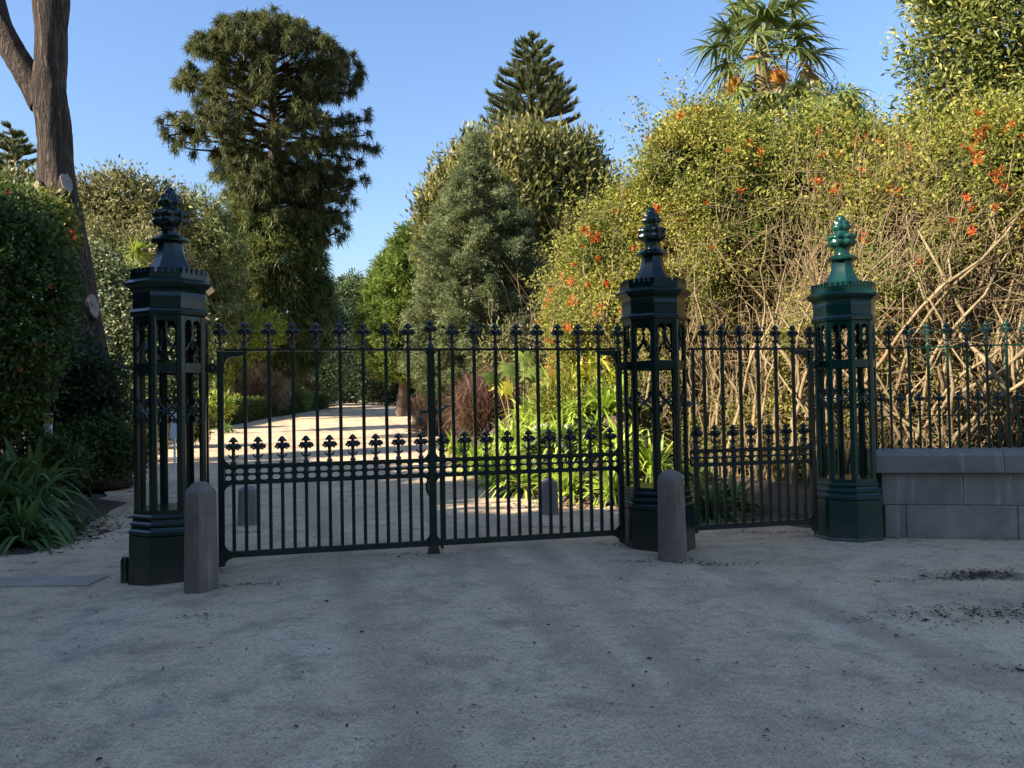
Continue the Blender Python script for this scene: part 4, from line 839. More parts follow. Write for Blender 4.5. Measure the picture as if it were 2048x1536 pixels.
# --- bunya pine
def bunya():
    rng = RNG(51); Y = 55.0; root = plant('bunya_pine', 545, Y, 'huge dome-topped bunya pine with tufted drooping branch ends', 'tree'); base = np.array(root.location); k = Y / FPX
    top = P(548, 62, Y); wood = Foliage(); wood.tubes(bent(base, top, 14, rng, .01)[None], np.linspace(.75, .12, 14)[None], np.array([.5]), 10)
    fo = Foliage(); tufts = []
    py_ = np.array([48, 75, 110, 150, 200, 235, 262, 280, 300, 330, 350, 380, 410, 450, 480])
    pl_ = np.array([62, 104, 150, 170, 188, 205, 205, 140, 96, 108, 104, 88, 84, 100, 100]); pr_ = np.array([52, 92, 118, 143, 172, 192, 196, 178, 158, 146, 150, 142, 138, 118, 96])
    n = 150; ys_ = 50 + 425 * ((np.arange(n) + rng.random(n)) / n) ** .92
    az = np.arange(n) * 2.399 + rng.normal(0, .25, n)
    for y, a in zip(ys_, az):
        w = .5 + .5 * math.cos(a); rr = (np.interp(y, py_, pr_) * w + np.interp(y, py_, pl_) * (1 - w)) * k * rng.uniform(.86, 1.06)
        c = P(547, y + (26 if y > 120 else 48), Y); e = np.array([math.cos(a), math.sin(a), 0]); sd_ = np.array([-e[1], e[0], 0])
        tip = c + e * rr; tip[2] = P(547, y, Y)[2] - (.15 * rr if y > 230 else 0)
        path = bent(c, tip, 6, rng, .06, -.03); wood.tubes(path[None], np.linspace(.11, .05, 6)[None], np.array([.5]), 5)
        for f in ([.45, .72, .9, 1.0] if y < 140 else [.34, .52, .70, .86, 1.0] if y < 300 else [.35, .5, .7, .86, 1.0]):
            pos = np.array([np.interp(f, np.linspace(0, 1, 6), path[:, j]) for j in range(3)]); sp = rng.uniform(.5, 1.0)
            tufts.append((pos, e, 1.0))
            if f > .6: tufts.append((pos + sd_ * rng.choice([-1, 1]) * sp - e * rng.uniform(.1, .6) + np.array([0, 0, rng.normal(0, .25)]), e, .9))
    for px, py, ax in ((330, 250, -1), (352, 222, -1), (350, 290, -1), (385, 265, -1), (700, 365, 1), (716, 362, 1), (680, 462, 1), (655, 440, 1), (738, 238, 1), (730, 270, 1), (690, 395, 1), (640, 400, 1), (610, 425, 1), (432, 345, -1), (440, 325, -1)):   # the long outlying branches
        tip = P(px, py, Y + rng.uniform(-1.5, 1.5)); s = P(547, py + 18, Y); path = bent(s, tip, 7, rng, .08, .03); wood.tubes(path[None], np.linspace(.11, .05, 7)[None], np.array([.5]), 5)
        for f in (.80, .90, 1.0, 1.0): tufts.append((s + (tip - s) * f + rng.normal(0, .28, 3), np.array([ax, 0, 0.]), .95))
    Cd, Rd = blobs_px([(545, 172, 178, 118)], Y); pd, od = shell(Cd, Rd, 330, rng, .93, .03)
    for q_, o_ in zip(pd, od):
        if o_[2] > .12: tufts.append((q_, unit(np.array([o_[0], o_[1], 0]) + 1e-6), .95))
    for pos, e, sc in tufts:
        m = 120; d = unit(rng.normal(0, 1, (m, 3)) + e * .55 + np.array([0, 0, .22])); t0 = .48 + rng.normal(0, .13); t = np.clip(t0 + rng.normal(0, .16, m), 0, 1)
        fo.straps(pos + rng.normal(0, .10, (m, 3)), d, sc * rng.uniform(.28, .60, m), .046, t, rng.uniform(.05, .6, m), 3, taper=(.75, 1.0, .5), rng=rng)
    fo.build('crown', LM['bunya'], root)
    fo = Foliage()                                                       # dense younger skirt of foliage round the lower trunk
    C, R = blobs_px([(610, 560, 48, 70), (625, 640, 42, 80), (590, 480, 52, 50), (500, 455, 90, 60), (530, 520, 105, 75), (585, 520, 48, 70), (560, 600, 95, 85), (480, 590, 75, 90), (520, 690, 110, 90), (600, 640, 58, 90), (455, 660, 55, 80)], Y - 1)
    p, o = shell(C, R, 2000, rng, .72, .07); p2, o2 = shell(*blobs_px([(540, 530, 66, 70, -2.5), (550, 640, 66, 80, -2.5)], Y), 520, rng, .7, .06); p, o = np.concatenate([p, p2]), np.concatenate([o, o2])
    for pos, e in zip(p, o):
        m = 30; d = unit(e * .8 + rng.normal(0, .55, (m, 3)) + np.array([0, 0, .1])); t0 = np.clip(rng.normal(.42, .2), 0, 1)
        fo.straps(pos + rng.normal(0, .13, (m, 3)), d, rng.uniform(.32, .66, m), .07, np.clip(t0 + rng.normal(0, .14, m), 0, 1), rng.uniform(.1, .5, m), 3, taper=(.7, 1, .4), rng=rng)
    fo.build('lower_foliage', LM['skirt'], root); wood.build('trunk', M['bark_dark'], root, True)
bunya()

# --- norfolk pines
def norfolk(px, Y, ytop, ybot, rpx, label, seed, tiers=11):
    rng = RNG(seed); root = plant('norfolk_pine', px, Y, label, 'tree', 'tiered norfolk pines'); base = np.array(root.location); top = P(px + 4, ytop, Y); k = Y / FPX
    wood = Foliage(); wood.tubes(np.stack([base, (base + top) / 2, top])[None], np.array([[.45, .3, .05]]), np.array([.5]), 8); fo = Foliage()
    for i in range(tiers):
        f = (i + .35) / tiers; y = ytop + (ybot - ytop) * f; c = P(px + 2, y, Y); rr = rpx * k * (f ** .78) + .35; nb = 11
        for j in range(nb):
            a = 2 * math.pi * (j + rng.uniform(-.2, .2)) / nb + i * .7; e = np.array([math.cos(a), math.sin(a), 0]); L = rr * rng.uniform(.82, 1.06); cc = c + np.array([0, 0, rng.normal(0, .25)])
            t = np.linspace(0, 1, 7); path = cc + e * (L * t[:, None]); path[:, 2] += L * (.06 * t + .16 * t ** 3); wood.tubes(path[None], np.linspace(.07, .02, 7)[None], np.array([.5]), 4)
            m = int(60 * L) + 18; tt = rng.uniform(.22, 1.0, m) ** .8; q = np.stack([np.interp(tt, t, path[:, v]) for v in range(3)], 1); sd_ = np.array([-e[1], e[0], 0])
            d = unit(e * .75 + sd_ * rng.choice([-1, 1], m)[:, None] * rng.uniform(.1, .9, m)[:, None] + np.array([0, 0, 1]) * rng.uniform(.15, .75, m)[:, None])
            fo.straps(q, d, rng.uniform(.35, .75, m) * (.6 + .4 * f), .10, np.clip(rng.normal(.45, .2, m), 0, 1), -.2 * np.ones(m), 3, taper=(.8, 1, .3), rng=rng)
    fo.build('crown', LM['norfolk'], root); wood.build('trunk', M['bark_dark'], root, True)
norfolk(1062, 66, 80, 266, 100, 'pointed norfolk pine with tiered branches rising above the broad-leaved evergreen', 61, 12)
norfolk(24, 62, 262, 470, 100, 'norfolk pine partly hidden behind the left hedge beside the tall trunk', 62, 10)

# --- cedar, cypress and the other evergreens along the drive
def conifer(name, px, Y, ytop, ybase, prof, label, leaf, seed, nbr, sub, L, Wd, layer, droop, up, lean=0, bark='branch', ragged=.2, per=15):
    rng = RNG(seed); root = plant(name, px, Y, label, 'tree'); base = np.array(root.location); top = P(px + lean, ytop, Y); k = Y / FPX; wood = Foliage()
    wood.tubes(np.stack([base, base + (top - base) * .5, top])[None], np.array([[.30, .17, .03]]), np.array([.6]), 8); fo = Foliage(); py_, pl, pr_ = np.array(prof, float).T
    f = ((np.arange(nbr) + rng.random(nbr)) / nbr) ** .75; az = np.arange(nbr) * 2.399963 + rng.normal(0, .3, nbr)
    for fi, a in zip(f, az):
        y = ytop + (ybase - ytop) * fi; c = base + (top - base) * np.clip((P(px, y, Y)[2] - base[2]) / (top[2] - base[2]), 0.01, 1); e = np.array([math.cos(a), math.sin(a), 0])
        w = .5 + .5 * e[0]; rr = (np.interp(y, py_, pr_) * w + np.interp(y, py_, pl) * (1 - w)) * k * rng.uniform(1 - ragged, 1 + ragged * .45)
        tip = c + e * rr + np.array([0, 0, up * rr]); tip[2] = max(tip[2], base[2] + .15); path = bent(c, tip, 5, rng, .05, droop); wood.tubes(path[None], np.linspace(.045, .012, 5)[None], np.array([.5]), 4)
        m = int(sub * (.35 + rr)); t = rng.uniform(.22, 1.02, m) ** .65; q = np.stack([np.interp(t, np.linspace(0, 1, 5), path[:, v]) for v in range(3)], 1); sd_ = np.array([-e[1], e[0], 0])
        q += sd_ * rng.normal(0, .17, m)[:, None] * (rr * (1.15 - t))[:, None] * 1.3 + np.array([0, 0, 1]) * rng.normal(0, layer, m)[:, None]; tc = np.clip(rng.normal(.45, .17) + rng.normal(0, .12, m), 0, 1)
        d = unit(e * .9 + sd_ * rng.normal(0, .6, m)[:, None] + np.array([0, 0, up * 1.1]) + rng.normal(0, .2, (m, 3)))
        Q = np.repeat(q, per, 0); D = np.repeat(d, per, 0); n = len(Q); fr = rng.random(n)[:, None]; Q = Q + D * fr * L * 2.2 + rng.normal(0, .045, (n, 3))
        D2 = unit(D + rng.normal(0, .55, (n, 3))); ok = Q[:, 2] > base[2] + .05
        fo.leaves(Q[ok], D2[ok], (rng.normal(0, .6, (n, 3)) + np.array([0, 0, .9]))[ok], (L * rng.uniform(.6, 1.25, n))[ok], (Wd * rng.uniform(.7, 1.2, n))[ok], np.clip(np.repeat(tc, per) + rng.normal(0, .14, n), 0, 1)[ok], .15)
    fo.build('crown', LM[leaf], root); wood.build('trunk', M[bark], root, True)
conifer('cedar_tree', 950, 30, 262, 830, [(262, 3, 3), (330, 20, 22), (380, 58, 64), (450, 100, 104), (540, 124, 130), (640, 138, 125), (740, 132, 110), (800, 100, 85), (830, 55, 55)],
        'grey-green layered cedar right of the drive with a thin bare leader', 'cedar', 71, 330, 17, .13, .032, .09, .05, .05, per=20)
conifer('cypress_tree', 800, 47, 470, 770, [(455, 10, 10), (500, 32, 60), (560, 62, 80), (620, 80, 90), (690, 86, 90), (745, 70, 80), (775, 24, 40)],
        'bright green feathery cypress leaning over the far drive', 'cypress', 72, 330, 16, .30, .065, .2, -.02, .42, 38, ragged=.16)
rngm = RNG(73)
bushy('evergreen_tree', 1040, 36, [(1040, 330, 95, 75), (960, 350, 75, 75), (1120, 345, 72, 70), (905, 420, 62, 70), (1000, 430, 110, 90), (1100, 430, 80, 85), (880, 480, 40, 60), (1165, 310, 38, 34), (1050, 540, 90, 80), (940, 520, 80, 90), (1090, 590, 70, 90), (1190, 400, 45, 60)],
      'broad-leaved evergreen tree with bronze leaf tips, below the pointed norfolk pine', 'tree', 'magnolia', 1700, 26, .30, .34, .11, 73, top=(1050, 330), r0=.22, nl=46, bark='branch', up=.75, rnd=.45, out=.45, tint=(.42, .2, .2), inner=.72, lump=.05)
bushy('evergreen_tree', 262, 42, [(210, 420, 50, 50), (265, 405, 52, 48), (320, 415, 48, 50), (180, 380, 32, 26), (250, 370, 42, 22), (345, 440, 40, 50), (230, 470, 70, 60), (310, 475, 60, 50), (175, 450, 40, 60)],
      'olive-toned open crowned evergreen behind the left pillar top', 'tree', 'olive', 900, 17, .30, .27, .10, 74, top=(262, 400), r0=.28, nl=40, bark='branch', up=.35, inner=.6, tint=(.45, .22, .18))
bushy('evergreen_tree', 40, 30, [(40, 400, 60, 50), (95, 430, 50, 45), (10, 440, 60, 60), (70, 480, 70, 60)], 'olive bushy tree just showing above the left hedge', 'tree', 'olive', 420, 20, .22, .2, .08, 75, top=(45, 420), r0=.15)
bushy('weeping_conifer', 405, 47, [(405, 440, 42, 55), (380, 490, 52, 60), (430, 520, 56, 80), (390, 570, 62, 80), (430, 640, 66, 90), (355, 620, 50, 80)],
      'yellow-green weeping conifer left of the bunya trunk', 'tree', 'skirt', 1100, 20, .25, .42, .07, 76, top=(408, 430), r0=.2, up=-.55, rnd=.4, droop=.3, tint=(.6, .2, .15))
bushy('camellia', 225, 21, [(228, 590, 52, 62), (250, 660, 58, 85), (215, 700, 52, 80), (285, 640, 48, 90), (240, 780, 60, 70), (300, 740, 55, 90), (190, 540, 40, 50), (350, 760, 50, 90), (370, 700, 40, 80)],
      'glossy-leaved camellia bush in sun between the tall trunk and the left pillar', 'shrub', 'camellia', 1500, 22, .16, .105, .055, 77, r0=.05, nl=18, rnd=.8, tint=(.42, .22, .24), up=.1)
bushy('laurel_shrub', 190, 26, [(190, 500, 42, 50), (245, 510, 60, 40), (300, 520, 60, 45), (330, 560, 50, 50)], 'leafy shrub mass showing over the camellia beside the trunk', 'shrub', 'olive', 420, 20, .2, .15, .055, 78, r0=.05)
def spiky(name, px, py, Y, label, n, L, seed, leaf='strap', stem_to=None, wd=.05, cat='plant', group=None):
    rng = RNG(seed); root = plant(name, px, Y, label, cat, group); c = P(px, py, Y); d = unit(rng.normal(size=(n, 3)) + np.array([0, 0, .35])); fo = Foliage()
    fo.straps(np.repeat(c[None], n, 0) + .04 * rng.normal(size=(n, 3)), d, L * rng.uniform(.7, 1.1, n), wd, np.clip(rng.normal(.5, .22, n), 0, 1), rng.uniform(.1, .5, n), 4, taper=(.8, 1, .1), rng=rng); fo.build('foliage', LM[leaf], root)
    b = np.array(root.location)
    if c[2] - b[2] > .3: fo = Foliage(); fo.tubes(bent(b, c, 5, rng, .03)[None], np.full((1, 5), .06), np.array([.4]), 7); fo.build('trunk', M['stem'], root, True)
    return root
spiky('cabbage_tree', 272, 502, 24, 'spiky green cabbage tree head left of the nearest pillar cap', 90, .62, 81, 'lime', wd=.045, group='cabbage trees')
spiky('cabbage_tree', 262, 545, 23.4, 'lower spiky cabbage tree head half hidden behind the nearest pillar', 80, .55, 82, 'lime', wd=.045, group='cabbage trees')
spiky('spiky_plant', 222, 842, 19.5, 'small pale spiky plant in sun at the foot of the camellia', 60, .42, 83, 'lime', wd=.05)
spiky('spiky_plant', 452, 858, 34, 'little tuft of strap leaves at the near end of the clipped hedge', 60, .7, 84, 'strap_dark', wd=.06)
bushy('lime_shrub', 470, 48, [(470, 690, 55, 45), (430, 735, 45, 50), (520, 665, 45, 40)], 'bright yellow-green shrub behind the left gate leaf top rail', 'shrub', 'lime', 520, 18, .2, .17, .07, 85, r0=.05)
bushy('lime_shrub', 440, 37, [(425, 812, 38, 22), (395, 825, 40, 26)], 'low yellow-green plants beside the drive left of the gate hinge', 'shrub', 'lime', 260, 16, .14, .2, .06, 86, nl=0)
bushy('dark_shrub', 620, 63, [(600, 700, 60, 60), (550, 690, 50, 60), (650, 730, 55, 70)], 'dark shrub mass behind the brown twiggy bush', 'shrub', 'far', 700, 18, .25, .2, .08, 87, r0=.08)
def twiggy(name, px, Y, blobs, label, leaf, seed, n, L=.35, cat='shrub'):
    rng = RNG(seed); root = plant(name, px, Y, label, cat); C, R = blobs_px(blobs, Y); p, o = shell(C, R, n, rng, .35, .08); b = np.array(root.location); fo = Foliage(); m = len(p)
    d = unit(unit(p - (b + np.array([0, 0, .2]))) * .6 + rng.normal(0, .6, (m, 3))); k = 7; Q = np.repeat(p, k, 0) + rng.normal(0, .12, (m * k, 3)); D = unit(np.repeat(d, k, 0) + rng.normal(0, .35, (m * k, 3)))
    fo.straps(Q, D, L * rng.uniform(.6, 1.2, m * k), .022 * Y / 30, np.clip(np.repeat(rng.normal(.5, .2, m), k) + rng.normal(0, .15, m * k), 0, 1), .1, 2, rng=rng); fo.build('twigs', LM[leaf], root)
    st = Foliage()
    for q in p[:: max(1, m // 30)]: st.tubes(bent(b, q, 5, rng, .05)[None], np.linspace(.03, .008, 5)[None], np.array([.4]), 4)
    st.build('stem', M['bark_dark'], root, True); return root
twiggy('twiggy_bush', 510, 50, [(505, 770, 50, 48), (480, 790, 40, 35), (540, 785, 40, 38)], 'rounded pinkish-brown twiggy bush behind the clipped hedge', 'browntwig', 91, 1500, .4)
twiggy('twiggy_bush', 592, 60, [(588, 775, 34, 34), (570, 755, 24, 24)], 'reddish bare bush right of the pinkish-brown one', 'redtwig', 92, 700, .4)
bushy('clipped_dome', 580, 57, [(580, 800, 40, 26)], 'small green clipped dome between the twiggy bushes and the hedge', 'shrub', 'cypress', 420, 16, .12, .12, .05, 93, nl=0, lump=.01, inner=.9)

def box_hedge():                              # clipped hedge along the left edge of the drive
    rng = RNG(95); A = np.array([-13.9, 37.0]); B = np.array([-14.6, 66.0]); root = empty('clipped_hedge', (A[0] - 1, (A[1] + B[1]) / 2, float(gz(A[0], 51))), 0, 'long low clipped hedge along the left side of the drive', 'hedge'); fo = Foliage()
    n = 30000; t = rng.random(n) ** 1.25; c = A + (B - A) * t[:, None]; w, h = 1.3, 1.12; which = rng.random(n); u = rng.random(n); z = rng.random(n)
    side = which < .5; topf = (which >= .5) & (which < .85); end = which >= .85
    off = np.where(side, 0, u * w); zz = np.where(topf, h, z * h); c[end] = A + rng.normal(0, .03, (end.sum(), 2)); pos = np.stack([c[:, 0] - off, c[:, 1], zz], 1) + rng.normal(0, .045, (n, 3)); pos[:, 2] += gz(pos[:, 0], pos[:, 1])
    nn = np.where(side[:, None], [1, 0, .2], np.where(topf[:, None], [0, 0, 1], [0, -1, .2])) + rng.normal(0, .5, (n, 3)); pos[:, 2] = np.maximum(pos[:, 2], gz(pos[:, 0], pos[:, 1]))
    fo.leaves(pos, nn + rng.normal(0, .8, (n, 3)), nn, rng.uniform(.10, .18, n), rng.uniform(.06, .10, n), np.clip(rng.normal(.45, .22, n), 0, 1)); fo.build('foliage', LM['hedge'], root)
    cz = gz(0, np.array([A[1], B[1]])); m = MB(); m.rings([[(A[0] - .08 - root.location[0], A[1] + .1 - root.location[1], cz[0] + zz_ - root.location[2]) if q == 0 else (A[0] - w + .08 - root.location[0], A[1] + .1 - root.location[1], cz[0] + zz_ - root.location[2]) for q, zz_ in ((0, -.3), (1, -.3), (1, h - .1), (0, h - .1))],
            [(B[0] - .08 - root.location[0], B[1] - root.location[1], cz[1] + zz_ - root.location[2]) if q == 0 else (B[0] - w + .08 - root.location[0], B[1] - root.location[1], cz[1] + zz_ - root.location[2]) for q, zz_ in ((0, -.3), (1, -.3), (1, h - .1), (0, h - .1))]]); m.build('dark_core', M['bark_dark'], root)  # solid dark core in place of the hedge's shaded inside
box_hedge()
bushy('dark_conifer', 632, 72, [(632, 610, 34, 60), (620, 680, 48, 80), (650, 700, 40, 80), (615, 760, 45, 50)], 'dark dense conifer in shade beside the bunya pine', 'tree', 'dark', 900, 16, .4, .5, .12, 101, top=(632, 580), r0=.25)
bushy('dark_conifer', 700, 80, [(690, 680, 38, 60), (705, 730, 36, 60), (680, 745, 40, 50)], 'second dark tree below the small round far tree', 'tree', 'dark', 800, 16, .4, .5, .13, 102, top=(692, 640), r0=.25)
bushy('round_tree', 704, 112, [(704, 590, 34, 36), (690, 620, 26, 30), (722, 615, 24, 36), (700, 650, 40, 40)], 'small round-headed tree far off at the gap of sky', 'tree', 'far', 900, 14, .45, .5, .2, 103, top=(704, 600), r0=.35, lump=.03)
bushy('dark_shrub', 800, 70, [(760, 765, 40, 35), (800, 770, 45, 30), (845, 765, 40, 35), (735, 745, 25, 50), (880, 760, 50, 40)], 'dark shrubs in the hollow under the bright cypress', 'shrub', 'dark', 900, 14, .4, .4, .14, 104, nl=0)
bushy('low_hedge', 775, 84, [(770, 788, 34, 9), (815, 786, 30, 10), (742, 790, 22, 8)], 'low shaded hedge closing the far end of the drive', 'hedge', 'hedge', 420, 14, .25, .3, .12, 105, nl=0)
twiggy('red_groundcover', 820, 80, [(815, 779, 26, 6)], 'low rust-red planting at the far end of the drive', 'redtwig', 106, 420, .6, 'plant')
bushy('grey_shrub', 800, 82, [(800, 768, 22, 8)], 'small grey-green shrub above the rust-red planting', 'shrub', 'cedar', 120, 12, .25, .35, .12, 107, nl=0)

# --- right bed: shrubs and strap-leaved clumps
twiggy('heath_bush', 862, 30, [(868, 838, 34, 30), (850, 850, 26, 22), (900, 830, 40, 34)], 'soft reddish heath bush at the drive edge under the cedar', 'browntwig', 111, 900, .3)
twiggy('heath_bush', 842, 36, [(838, 815, 24, 16)], 'small rusty-red heath bush further along the drive edge', 'redtwig', 112, 420, .3)
twiggy('red_sedge', 985, 22, [(985, 805, 62, 45), (950, 820, 45, 38), (1035, 800, 45, 42)], 'dark red grassy bush below the cedar', 'redtwig', 113, 1500, .5, 'plant')
bushy('understory_shrub', 1060, 24, [(1060, 700, 60, 50), (1110, 720, 55, 60), (1010, 710, 40, 40), (1140, 660, 40, 60), (1090, 780, 60, 40)], 'loose mid-green shrub between the cedar and the flowering hedge', 'shrub', 'olive', 560, 18, .2, .17, .06, 114, r0=.05, nl=16, bark='branch')
def bare_shrub():
    rng = RNG(116); Y = 21; root = plant('bare_shrub', 1060, Y, 'thin pale bare-branched shrub left of the flowering hedge', 'shrub'); b = np.array(root.location); fo = Foliage()
    for px, py in ((1010, 575), (1035, 560), (1060, 600), (1085, 620), (1100, 585), (1045, 640), (1020, 660), (985, 600), (1120, 640), (1070, 660)):
        t = P(px, py, Y + rng.uniform(-.6, .6)); pth = bent(b, t, 8, rng, .12); fo.tubes(pth[None], np.linspace(.03, .007, 8)[None], np.array([.8]), 5)
        for _ in range(7):
            s = pth[rng.integers(3, 8)]; fo.tubes(bent(s, s + rng.normal(0, .35, 3) + np.array([0, 0, .3]), 4, rng, .1)[None], np.linspace(.01, .005, 4)[None], np.array([.8]), 4)
    fo.build('branches', M['stem'], root, True)
bare_shrub()
def rice_paper():                             # big hand-shaped leaves on a stalk
    rng = RNG(117); Y = 19; root = plant('rice_paper_plant', 1040, Y, 'plant with big hand-shaped leaves, one yellowing, above the red grassy bush', 'plant'); b = np.array(root.location); st = Foliage()
    for px, py, r, leaf in ((1008, 770, .36, 'yellow'), (1062, 742, .42, 'cypress'), (1020, 735, .36, 'cypress'), (985, 752, .34, 'vine_dark'), (1085, 770, .32, 'vine'), (1048, 712, .34, 'cypress'), (1110, 735, .3, 'vine')):
        c = P(px, py, Y + rng.uniform(-.4, .4)); nrm = unit(np.array([rng.normal(0, .3), -.75, .55])); u = unit(np.cross(nrm, [0, 0, 1])); v = np.cross(u, nrm); n = 11; a = np.linspace(-2.5, 2.5, n); f = Foliage()
        d = np.cos(a)[:, None] * -v + np.sin(a)[:, None] * u; f.straps(np.repeat(c[None], n, 0), d, r * rng.uniform(.8, 1.1, n), r * .36, np.clip(rng.normal(.55, .2, n), 0, 1), .3, 4, side=unit(np.cross(d, nrm)), taper=(.35, 1.0, .15), rng=rng); f.build('leaf', LM[leaf], root)
        st.tubes(bent(b, c, 7, rng, .06, -.04)[None], np.linspace(.035, .008, 7)[None], np.array([.6]), 5)
    st.build('stem', M['stem'], root, True)
rice_paper()
def broadleaf(name, px, Y, blobs, label, leaf, seed, n, L, Wd, cat='plant', flowers=0, fmat='white_flower'):
    rng = RNG(seed); root = plant(name, px, Y, label, cat); C, R = blobs_px(blobs, Y); p, o = shell(C, R, n, rng, .55, .06); m = len(p); fo = Foliage(); D = unit(o * .7 + np.array([0, 0, .7]) + rng.normal(0, .5, (m, 3)))
    fo.straps(p - D * L * .4, D, L * rng.uniform(.6, 1.2, m), Wd * rng.uniform(.7, 1.2, m), np.clip(rng.normal(.5, .22, m), 0, 1), rng.uniform(.2, .7, m), 3, taper=(.25, 1, .15), rng=rng); fo.build('foliage', LM[leaf], root)
    for _ in range(flowers):
        i = rng.integers(m); f = Foliage(); k = 7; d = unit(rng.normal(size=(k, 3)) + o[i]); f.straps(np.repeat((p[i] + o[i] * .1)[None], k, 0), d, .055, .035, rng.random(k), .2, 2, rng=rng); f.build('flower', M[fmat], root)
broadleaf('ginger_plant', 1190, 15.5, [(1200, 745, 45, 45), (1150, 765, 40, 40), (1235, 730, 25, 50), (1180, 790, 50, 30)], 'yellow-green broad-leaved plant at the foot of the flowering hedge', 'yellow', 121, 260, .5, .11)
bushy('lily_shrub', 1180, 15.3, [(1180, 808, 60, 26), (1120, 800, 40, 24)], 'fine-leaved grey-green plants behind the strap-leaved clumps', 'plant', 'vine', 300, 20, .12, .16, .02, 122, nl=0, up=.6)
broadleaf('hellebore', 1110, 13.9, [(1115, 872, 40, 18), (1175, 850, 36, 15), (1065, 895, 26, 16), (1030, 965, 22, 14)], 'dark broad leaved plants with white flowers among the strap-leaved clumps', 'vine_dark', 123, 230, .24, .12, 'plant', 22)
def agap_mesh(seed, n, leaf, L=.80, wd=.052, droop=.95):
    rng = RNG(seed); fo = Foliage(); a = rng.uniform(0, 6.283, n); el = np.radians(rng.uniform(28, 82, n)); d = np.stack([np.cos(el) * np.cos(a), np.cos(el) * np.sin(a), np.sin(el)], 1)
    b = rng.normal(0, .06, (n, 3)); b[:, 2] = -.02; ln = L * rng.uniform(.75, 1.25, n); dr = droop * rng.uniform(.55, 1.15, n) * (.45 + .55 * np.cos(el))
    fo.straps(b, d, ln, wd * rng.uniform(.75, 1.15, n), np.clip(rng.normal(.48, .24, n), 0, 1), dr, 7, side=unit(np.cross(d, np.array([0, 0, 1.0]) + rng.normal(0, .2, (n, 3)))), taper=(.75, 1, .15), rng=rng)
    return fo.mesh('agapanthus', LM[leaf])
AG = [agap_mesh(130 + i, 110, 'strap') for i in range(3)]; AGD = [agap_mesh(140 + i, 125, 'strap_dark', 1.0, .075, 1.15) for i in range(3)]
def agap(px, py, label, sc=1.0, i=0, dark=False, group='strap-leaved clumps in the right bed', dz=0.0):
    p = G(px, py); o = link('agapanthus', (AGD if dark else AG)[i % 3], None, (p[0], p[1], float(gz(p[0], p[1])) - .02 + dz), i * 1.7, sc); return tag(o, label, 'agapanthus', group)
def clump_at(x, y, label, sc, j, dark=False, group='strap-leaved clumps in the right bed'):
    o = link('agapanthus', (AGD if dark else AG)[j % 3], None, (x, y, float(bz(x, y)) - .03), j * 1.7, sc); return tag(o, label, 'agapanthus', group)
front = ['lime strap-leaved clump at the bed front, right against the back of the middle pillar', 'lime strap-leaved clump at the bed front, framed by the right hinge stile', 'lime strap-leaved clump at the bed front above the low bollard',
         'lime strap-leaved clump on the rounded corner of the bed beside the drive', 'lime strap-leaved clump spilling on the drive just past the bed corner', 'lime strap-leaved clump at the drive edge, middle of the long side', 'lime strap-leaved clump at the drive edge below the red grassy bush', 'pale lime strap-leaved clump seen just right of the meeting post', 'furthest lime strap-leaved clump, behind the gate latch']
fp = [(2.35, 12.35), (1.55, 12.95), (.85, 13.45), (.15, 14.0), (-.25, 15.3), (-.5, 16.6), (-.75, 18.0), (-1.05, 19.8), (-1.5, 22.2)]
for j, ((x, y), lb) in enumerate(zip(fp, front)): clump_at(x, y, lb, [1.15, 1.25, 1.25, 1.3, 1.4, 1.4, 1.35, 1.25, 1.1][j], j)
rb_ = RNG(137); j = 9
for d_, n_, sc in ((.9, 11, 1.25), (1.6, 11, 1.35), (2.4, 10, 1.45), (3.3, 8, 1.45)):
    for i in range(n_):
        t = (i + .5 + rb_.uniform(-.25, .25)) / n_; k = np.array([0, 1, 2, 3.0]); x = np.interp(t * 3, k, [3.1, 1.75, .1, -.9]); y = np.interp(t * 3, k, [11.7, 12.5, 13.9, 18.0])
        nx, ny = (.42, .90) if t < .6 else (.93, .30); x, y = x + nx * d_ * (1.0 if t < .6 else .8), y + ny * d_
        if (d_ > 1.2 and x > 1.75) or x > 2.5: continue
        clump_at(x, y, 'lime strap-leaved clump massed with its likes inside the sunny right bed', sc * rb_.uniform(.9, 1.1), j); j += 1
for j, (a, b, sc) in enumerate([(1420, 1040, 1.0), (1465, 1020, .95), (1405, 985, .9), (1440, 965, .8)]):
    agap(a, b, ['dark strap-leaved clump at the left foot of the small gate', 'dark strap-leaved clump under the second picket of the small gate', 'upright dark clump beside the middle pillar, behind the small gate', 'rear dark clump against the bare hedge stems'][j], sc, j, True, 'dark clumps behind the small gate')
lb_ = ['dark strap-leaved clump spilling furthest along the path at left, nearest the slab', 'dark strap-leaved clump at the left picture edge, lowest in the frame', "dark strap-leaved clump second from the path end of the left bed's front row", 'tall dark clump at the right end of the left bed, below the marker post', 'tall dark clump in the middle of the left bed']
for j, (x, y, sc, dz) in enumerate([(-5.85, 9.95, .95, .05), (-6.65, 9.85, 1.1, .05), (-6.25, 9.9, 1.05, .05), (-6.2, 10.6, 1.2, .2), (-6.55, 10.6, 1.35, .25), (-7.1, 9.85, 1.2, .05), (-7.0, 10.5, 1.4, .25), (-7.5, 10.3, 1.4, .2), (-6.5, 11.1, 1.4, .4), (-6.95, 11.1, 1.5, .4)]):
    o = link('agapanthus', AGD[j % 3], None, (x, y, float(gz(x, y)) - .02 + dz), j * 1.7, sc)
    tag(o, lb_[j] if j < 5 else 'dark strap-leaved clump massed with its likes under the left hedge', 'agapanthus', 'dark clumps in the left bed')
X, Y_ = np.meshgrid(np.linspace(-10, -4.9, 50), np.linspace(9.2, 14, 50)); D_ = np.clip(np.minimum((-5.5 - .22 * (Y_ - 9.6) - X) / .8, (Y_ - 9.45) / .7), -.3, 1.0)
